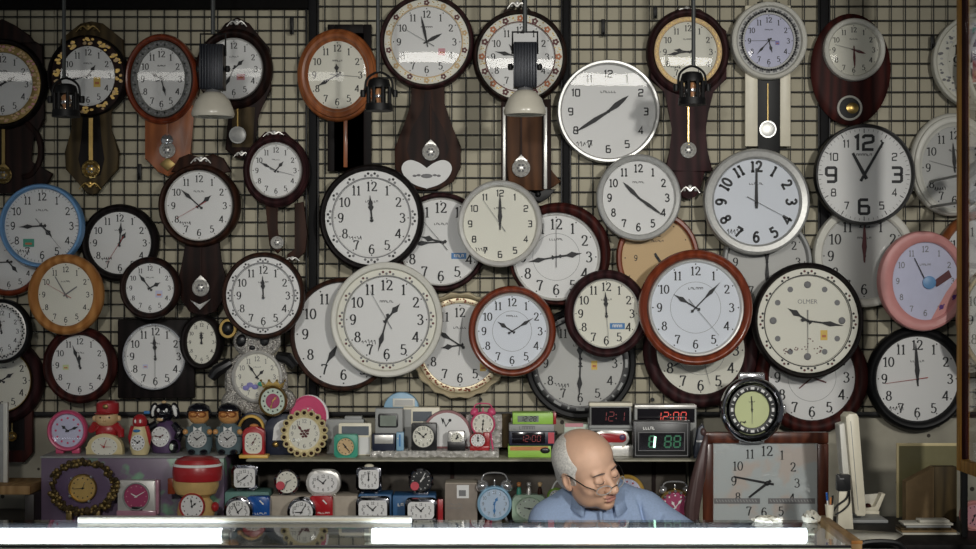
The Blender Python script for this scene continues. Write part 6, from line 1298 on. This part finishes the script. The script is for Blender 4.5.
m = MB(1, 0, 0); M3 = [(-.06, -.06), (.05, -.1), (.12, .02), (-.05, .08)]
for i in range(3): m.v += [(x * (1 - i * .08) + i * .004, y + i * .008, .0012 * i + .0006) for x, y in M3]; m.f.append((4 * i, 4 * i + 1, 4 * i + 2, 4 * i + 3)); m.m.append(0)
o = m.build('sheet_stack', 'paper', P.root); md = o.modifiers.new('t', 'SOLIDIFY'); md.thickness = .0008
P = Place('leather_bag', 'slouching black leather bag at the lower right beside the counter end', 'bag', 882, -1.06, 0); k = P.k
m = MB(1, 0, 0); m.box(-.125, .115, -.78, 0, -.03, .05, .05); m.build('bag_body', 'plastic_black', P.root); m = MB(1, 0, 0); m.tube([(x, y, .0) for x, y in cr([(-.07, -.765), (-.05, -.795), (.04, -.795), (.07, -.765)], 6)], .008, 8); m.build('handle', 'plastic_black', P.root)
pm('card_board', (134, 106, 66), .75, var=.1); pm('olive_acrylic', (122, 116, 78), .25, var=.05)
P = Place('cardboard_box', 'brown cardboard box with folded edge at the lower right', 'box', 930, -.6, ZD); b = P.base
P.part('box_front', 'card_board', lambda m: m.prism([(906, b), (906, 482), (934, 467), (934, b)], -14, 0, .4)); P.part('box_side', 'wood_olive', lambda m: m.prism([(934.2, b), (934.2, 467), (957, 467), (957, b)], -14, -1, .4))
P = Place('acrylic_board', 'olive tinted board leaning on the concrete wall behind the cardboard box', 'board', 928, -.5, ZD); b = P.base
P.part('sheet', 'olive_acrylic', lambda m: m.box(899, 957, 446, b - 1, -1, 0)); P.part('edge_strip', 'plastic_cream', lambda m: (m.box(896.5, 899, 443, b, -1.4, .6, .2))); P.part('edge_strip', 'plastic_cream', lambda m: m.box(899, 958, 443, 446, -1.4, .6, .2))
P = Place('paper_stack', 'rough stack of folded papers and magazines in front of the cardboard box', 'papers', 926, -.8, ZD); b = P.base
rg = random.Random(8)
for i in range(5):
    P.part('magazine', ('paper', 'card_board', 'wood_olive', 'plastic_grey', 'paper')[i], lambda m: m.box(898 + rg.uniform(0, 6), 952 + rg.uniform(-6, 5), b - 2.2 * (i + 1), b - 2.2 * i - .2, -14, 12 - i, .4))
P.part('folded_sheet', 'paper', lambda m: m.box(918, 948, b - 14, b - 11.2, -10, 6, .8))
P = Place('alarm_clock', 'small pink rimmed round clock at the far lower right edge', 'clock', 973, -.75, ZD); b = P.base
P.part('case', 'plastic_pink', lambda m: (m.ring([(1, -5), (0, -4), (0, 1), (.4, 3), (1, 1.5)], (974, b - 15, 14, 15), (974, b - 15, 10, 11), 36), m.disc(974, b - 15, 12, 13, -4), m.box(968, 980, b - 3, b, -5, 2, .5))); mini(P, 974, b - 15, 10, 11, 1, 'ink_pink', (60, 200), 'dots', 'ink', .12, .8)
# ------------------------------------------------------------------ open oak framed glass door at the right edge, and what hangs beyond it
H0 = W(961, 470, -.9); H1 = Vector((1.40, -1.62, H0.z)); dv = (H1 - H0); Ld = dv.length
dr = thing('glass_door', 'tall oak framed glass cabinet door standing open at the right edge', 'door', (H0.x, H0.y, H0.z)); dr.rotation_euler.z = math.atan2(dv.y, dv.x)
def dd_(name, mat, u0, u1, h0, h1, t=.014, bev=.003): m = MB(1, 0, 0); m.box(u0, u1, -h1, -h0, -t, t, bev); return m.build(name, mat, dr)
HT = 1.75
dd_('door_stile', 'wood_oak', 0, .035, 0, HT); dd_('door_stile', 'wood_oak', Ld - .035, Ld, 0, HT); dd_('door_rail', 'wood_oak', .0352, Ld - .0352, 0, .035); dd_('door_rail', 'wood_oak', .0352, Ld - .0352, HT - .035, HT)
dd_('inner_bead', 'wood_maroon', .0354, .040, .036, HT - .036, .010, .001); dd_('glass', 'pane', .0432, Ld - .0354, .036, HT - .036, .0015, 0)
hp = thing('hinge_post', 'slim dark post carrying the open glass door', 'post', (H0.x + .019, H0.y + .034, ZD)); m = MB(1, 0, 0); m.box(-.009, .009, -2.898 + ZD, 0, -.009, .009, .002); m.build('post_bar', 'metal_black', hp)
for h in (.3, 1.0, 1.7): m = MB(1, 0, 0); m.tube([(0, -h, .013), (0, -h - .06, .013)], .008, 10); m.build('hinge', 'brass', hp)
wall_clock('white rimmed wall clock with a red and green flower picture at the right edge', 988, 66, 24, 44, 20, 0, (45, 220), frame='flat', fm='plastic_white', dial='wood_maroon', dy=38, num='dots', ink='ink_white', hmat='ink_white', sticker=[(975, 34, 8, 12, 'plastic_teal'), (975, 72, 8, 22, 'plastic_red')], glass=False, Y=-.16)
wall_clock('grey dialled wall clock at the right edge beyond the glass door', 996, 320, 40, 54, 34, 0, (235, 340), frame='thin', fm='gold_dull', dial='dial_grey', dy=48, Y=-.22)
for y, lb in ((172, 'upper grey metal bar jutting beside the glass door'), (200, 'lower grey metal bar jutting beside the glass door')):
    p = W(960, y + 8, -.55); m = MB(S(-.55), 960, y + 8); m.tube([(965, y + 4, -2), (996, y - 22, 4)], 5.5, 4); m.tube([(975, y, 2), (975, y, -160)], 1.5, 8); tag(m.build('metal_bar', 'plastic_grey', loc=p), lb, 'bar')
# ------------------------------------------------------------------ maroon bag and navy pouch between shelf and map clock
pm('bag_maroon', (84, 60, 58), .4, var=.2, bump=.3, scale=12); pm('pouch_navy', (34, 42, 62), .4, var=.2, bump=.3, scale=12)
P = Place('plastic_bag', 'crumpled maroon plastic bag between the shelf end and the map clock', 'bag', 689, -.40, ZL); b = P.base
m = P.mk(); m.vlathe(691.5, -2, [(.5, b), (6, b - .5), (7, 508), (7.5, 496), (7, 480), (5.5, 462), (3.6, 446), (2.2, 436), (.5, 435)], 40, sd=.9)
def fold(v):
    a = math.atan2(v[1], v[0]); q = 1 + .13 * math.sin(7 * a + v[2] * 30) + .08 * math.sin(13 * a - v[2] * 55); return (v[0] * q + max(0, v[2] - .05) * .2, v[1] * q, v[2])
m.v = [fold((x, y, z)) for x, y, z in m.v]; m.build('bag_body', 'bag_maroon', P.root, 60); P.part('bag_knot', 'bag_maroon', lambda m: m.ball(703.5, 432, -2, 3, 4, 3, 12))
P = Place('pouch', 'limp navy pouch lying over the right end of the shelf', 'pouch', 697, -.30, ZT); m = P.mk(); m.prism([(694, P.base), (694, 448), (698, 428), (703, 424), (705, 430), (704, P.base)], -6, 2, 1.5); m.build('pouch_body', 'pouch_navy', P.root); P.part('pouch_tag', 'dial_white', lambda m: m.box(696, 702, 440, 442, 2, 2.4))
# ------------------------------------------------------------------ left ledge
lg = thing('wooden_ledge', 'pale plywood ledge at the lower left edge', 'shelf', (W(10, 490, -.4).x, -.32, ZL)); zl = W(0, 486, -.42).z
m = MB(1, 0, 0); m.box(-.2, .07, -(zl - ZL), -(zl - ZL) + .028, -.11, .1, .002); m.build('board', 'wood_ply', lg)
for s in (-.19, .05): m = MB(1, 0, 0); m.box(s, s + .03, -(zl - ZL) + .0285, 0, -.1, .09, .002); m.build('support', 'shelf_dark', lg)
loc, k = at(4, -.33, zl); t = thing('display_board', 'pale metal framed board standing on the plywood ledge at the left edge', 'panel', loc); b = PY(zl, -.33)
m = MB(k, 4, b); m.box(-14, 3.5, 404, b, -2, 0, .3); m.build('panel_sheet', 'plastic_grey', t); m = MB(k, 4, b); m.box(3.7, 8, 402, b, -3, 2, .5); m.build('edge_profile', 'plastic_white', t)
# ------------------------------------------------------------------ pendant spotlights
pm('lamp_shade', (206, 200, 182), .25, var=.04); pm('bulb_warm', (206, 140, 90), .3, var=.1); pm('fin_navy', (22, 28, 40), .4, .3)
def lantern(label, px, py, rx):
    Y = -.5; k = S(Y); o = W(px, py + 19, Y); root = thing('lantern_spotlight', label, 'lamp', o, 'lantern spotlights'); mk = lambda: MB(k, px, py + 19); g = lambda n, m, f, p=None: (lambda q: (f(q), q.build(n, m, p or root))[1])(mk())
    top = PY(2.9, Y)
    g('rod', 'rod_grey', lambda m: m.tube([(rx, py - 20, 0), (rx, top, 0)], 2, 10)); g('ceiling_plate', 'metal_black', lambda m: m.vlathe(rx, 0, [(.1, top), (9, top), (9, top + 4), (3, top + 6), (.1, top + 6)], 20))
    g('hoop', 'metal_black', lambda m: m.tube([(x, y, 0) for x, y in cr([(px - 14, py + 2), (px - 12.5, py - 12), (px - 4, py - 19), (px + 4, py - 19), (px + 12.5, py - 12), (px + 14, py + 2)], 5)], 1.2, 8))
    g('housing', 'metal_black', lambda m: (m.vlathe(px, 0, [(6, py - 14), (10, py - 12), (11.5, py - 7), (11.5, py - 4), (6, py - 4)], 24))); g('lamp_base', 'metal_black', lambda m: (m.vlathe(px, 0, [(9, py + 12), (13.5, py + 12), (14, py + 19), (9, py + 19.5), (.1, py + 19)], 24)))
    for a in range(8):
        x, d = px + 11.5 * math.cos(a * PI / 4 + .4), 11.5 * math.sin(a * PI / 4 + .4); g('cage_bar', 'metal_black', lambda m: m.tube([(x, py - 5, d), (x, py + 13, d)], 1.7, 8))
    g('glass_sleeve', 'pane', lambda m: m.vlathe(px, 0, [(8.5, py - 4), (8.5, py + 12)], 20)); bl = g('bulb', 'bulb_warm', lambda m: m.vlathe(px, 0, [(.1, py - 6), (4, py - 2), (5, py + 4), (3, py + 9), (2.5, py + 13), (.1, py + 13)], 18)); g('bulb_band', 'chrome', lambda m: m.vlathe(px, 0, [(5.3, py + 3), (5.5, py + 5), (5.2, py + 6)], 18), bl)
    for s in (-1, 1): g('side_knob', 'metal_black', lambda m: m.vlathe(px + s * 16, 0, [(.1, py - 2), (2.5, py - 2), (3, py + 1), (2.5, py + 5), (.1, py + 5)], 14))
lantern('black lantern spotlight in front of the gold ringed clock at the left', 66, 98, 64); lantern('black lantern spotlight beside the orange wooden round clock', 379, 92, 378); lantern('black lantern spotlight in front of the plum pendulum clock right of centre', 692, 86, 693.5)
def finned(label, px, py):
    Y = -.55; k = S(Y); o = W(px, py + 40, Y); root = thing('finned_spotlight', label, 'lamp', o, 'finned spotlights'); mk = lambda: MB(k, px, py + 40); g = lambda n, m, f, p=None: (lambda q: (f(q), q.build(n, m, p or root))[1])(mk()); top = PY(2.9, Y)
    g('rod', 'rod_grey', lambda m: m.tube([(px, py - 30, 0), (px, top, 0)], 2.2, 10)); g('ceiling_plate', 'metal_black', lambda m: m.vlathe(px, 0, [(.1, top), (9, top), (9, top + 4), (3, top + 6), (.1, top + 6)], 20))
    g('yoke', 'metal_black', lambda m: m.tube([(px - 12.5, py - 8, 0), (px - 12.5, py - 30, 0), (px + 12.5, py - 30, 0), (px + 12.5, py - 8, 0)], 1.1, 8))
    h = g('heat_sink', 'fin_navy', lambda m: m.box(px - 11.5, px + 11.5, py - 19, py + 26, -11, 9, .8))
    for i in range(9): x = px - 11 + i * 2.75; g('fin', 'fin_navy', lambda m: m.box(x - .6, x + .6, py - 18, py + 25, 9, 12, .2), h)
    g('socket_collar', 'chrome', lambda m: m.vlathe(px, 0, [(.1, py + 25.8), (7, py + 25.8), (8.5, py + 29), (.1, py + 29)], 24)); g('glass_shade', 'lamp_shade', lambda m: m.vlathe(px, 0, [(7.5, py + 28), (12, py + 31), (17, py + 37), (20.5, py + 46), (21.5, py + 50), (20.5, py + 53), (19, py + 52), (16, py + 40), (7, py + 30)], 40))
    for s in (-1, 1): g('side_knob', 'metal_black', lambda m: m.vlathe(px + s * 14.5, 0, [(.1, py + 2), (2.2, py + 2), (3, py + 5), (2.2, py + 8), (.1, py + 8)], 14))
finned('finned black spotlight with a pale glass shade at the upper left', 213, 64); finned('finned black spotlight with a pale glass shade in front of the orange flower clock', 525, 62)
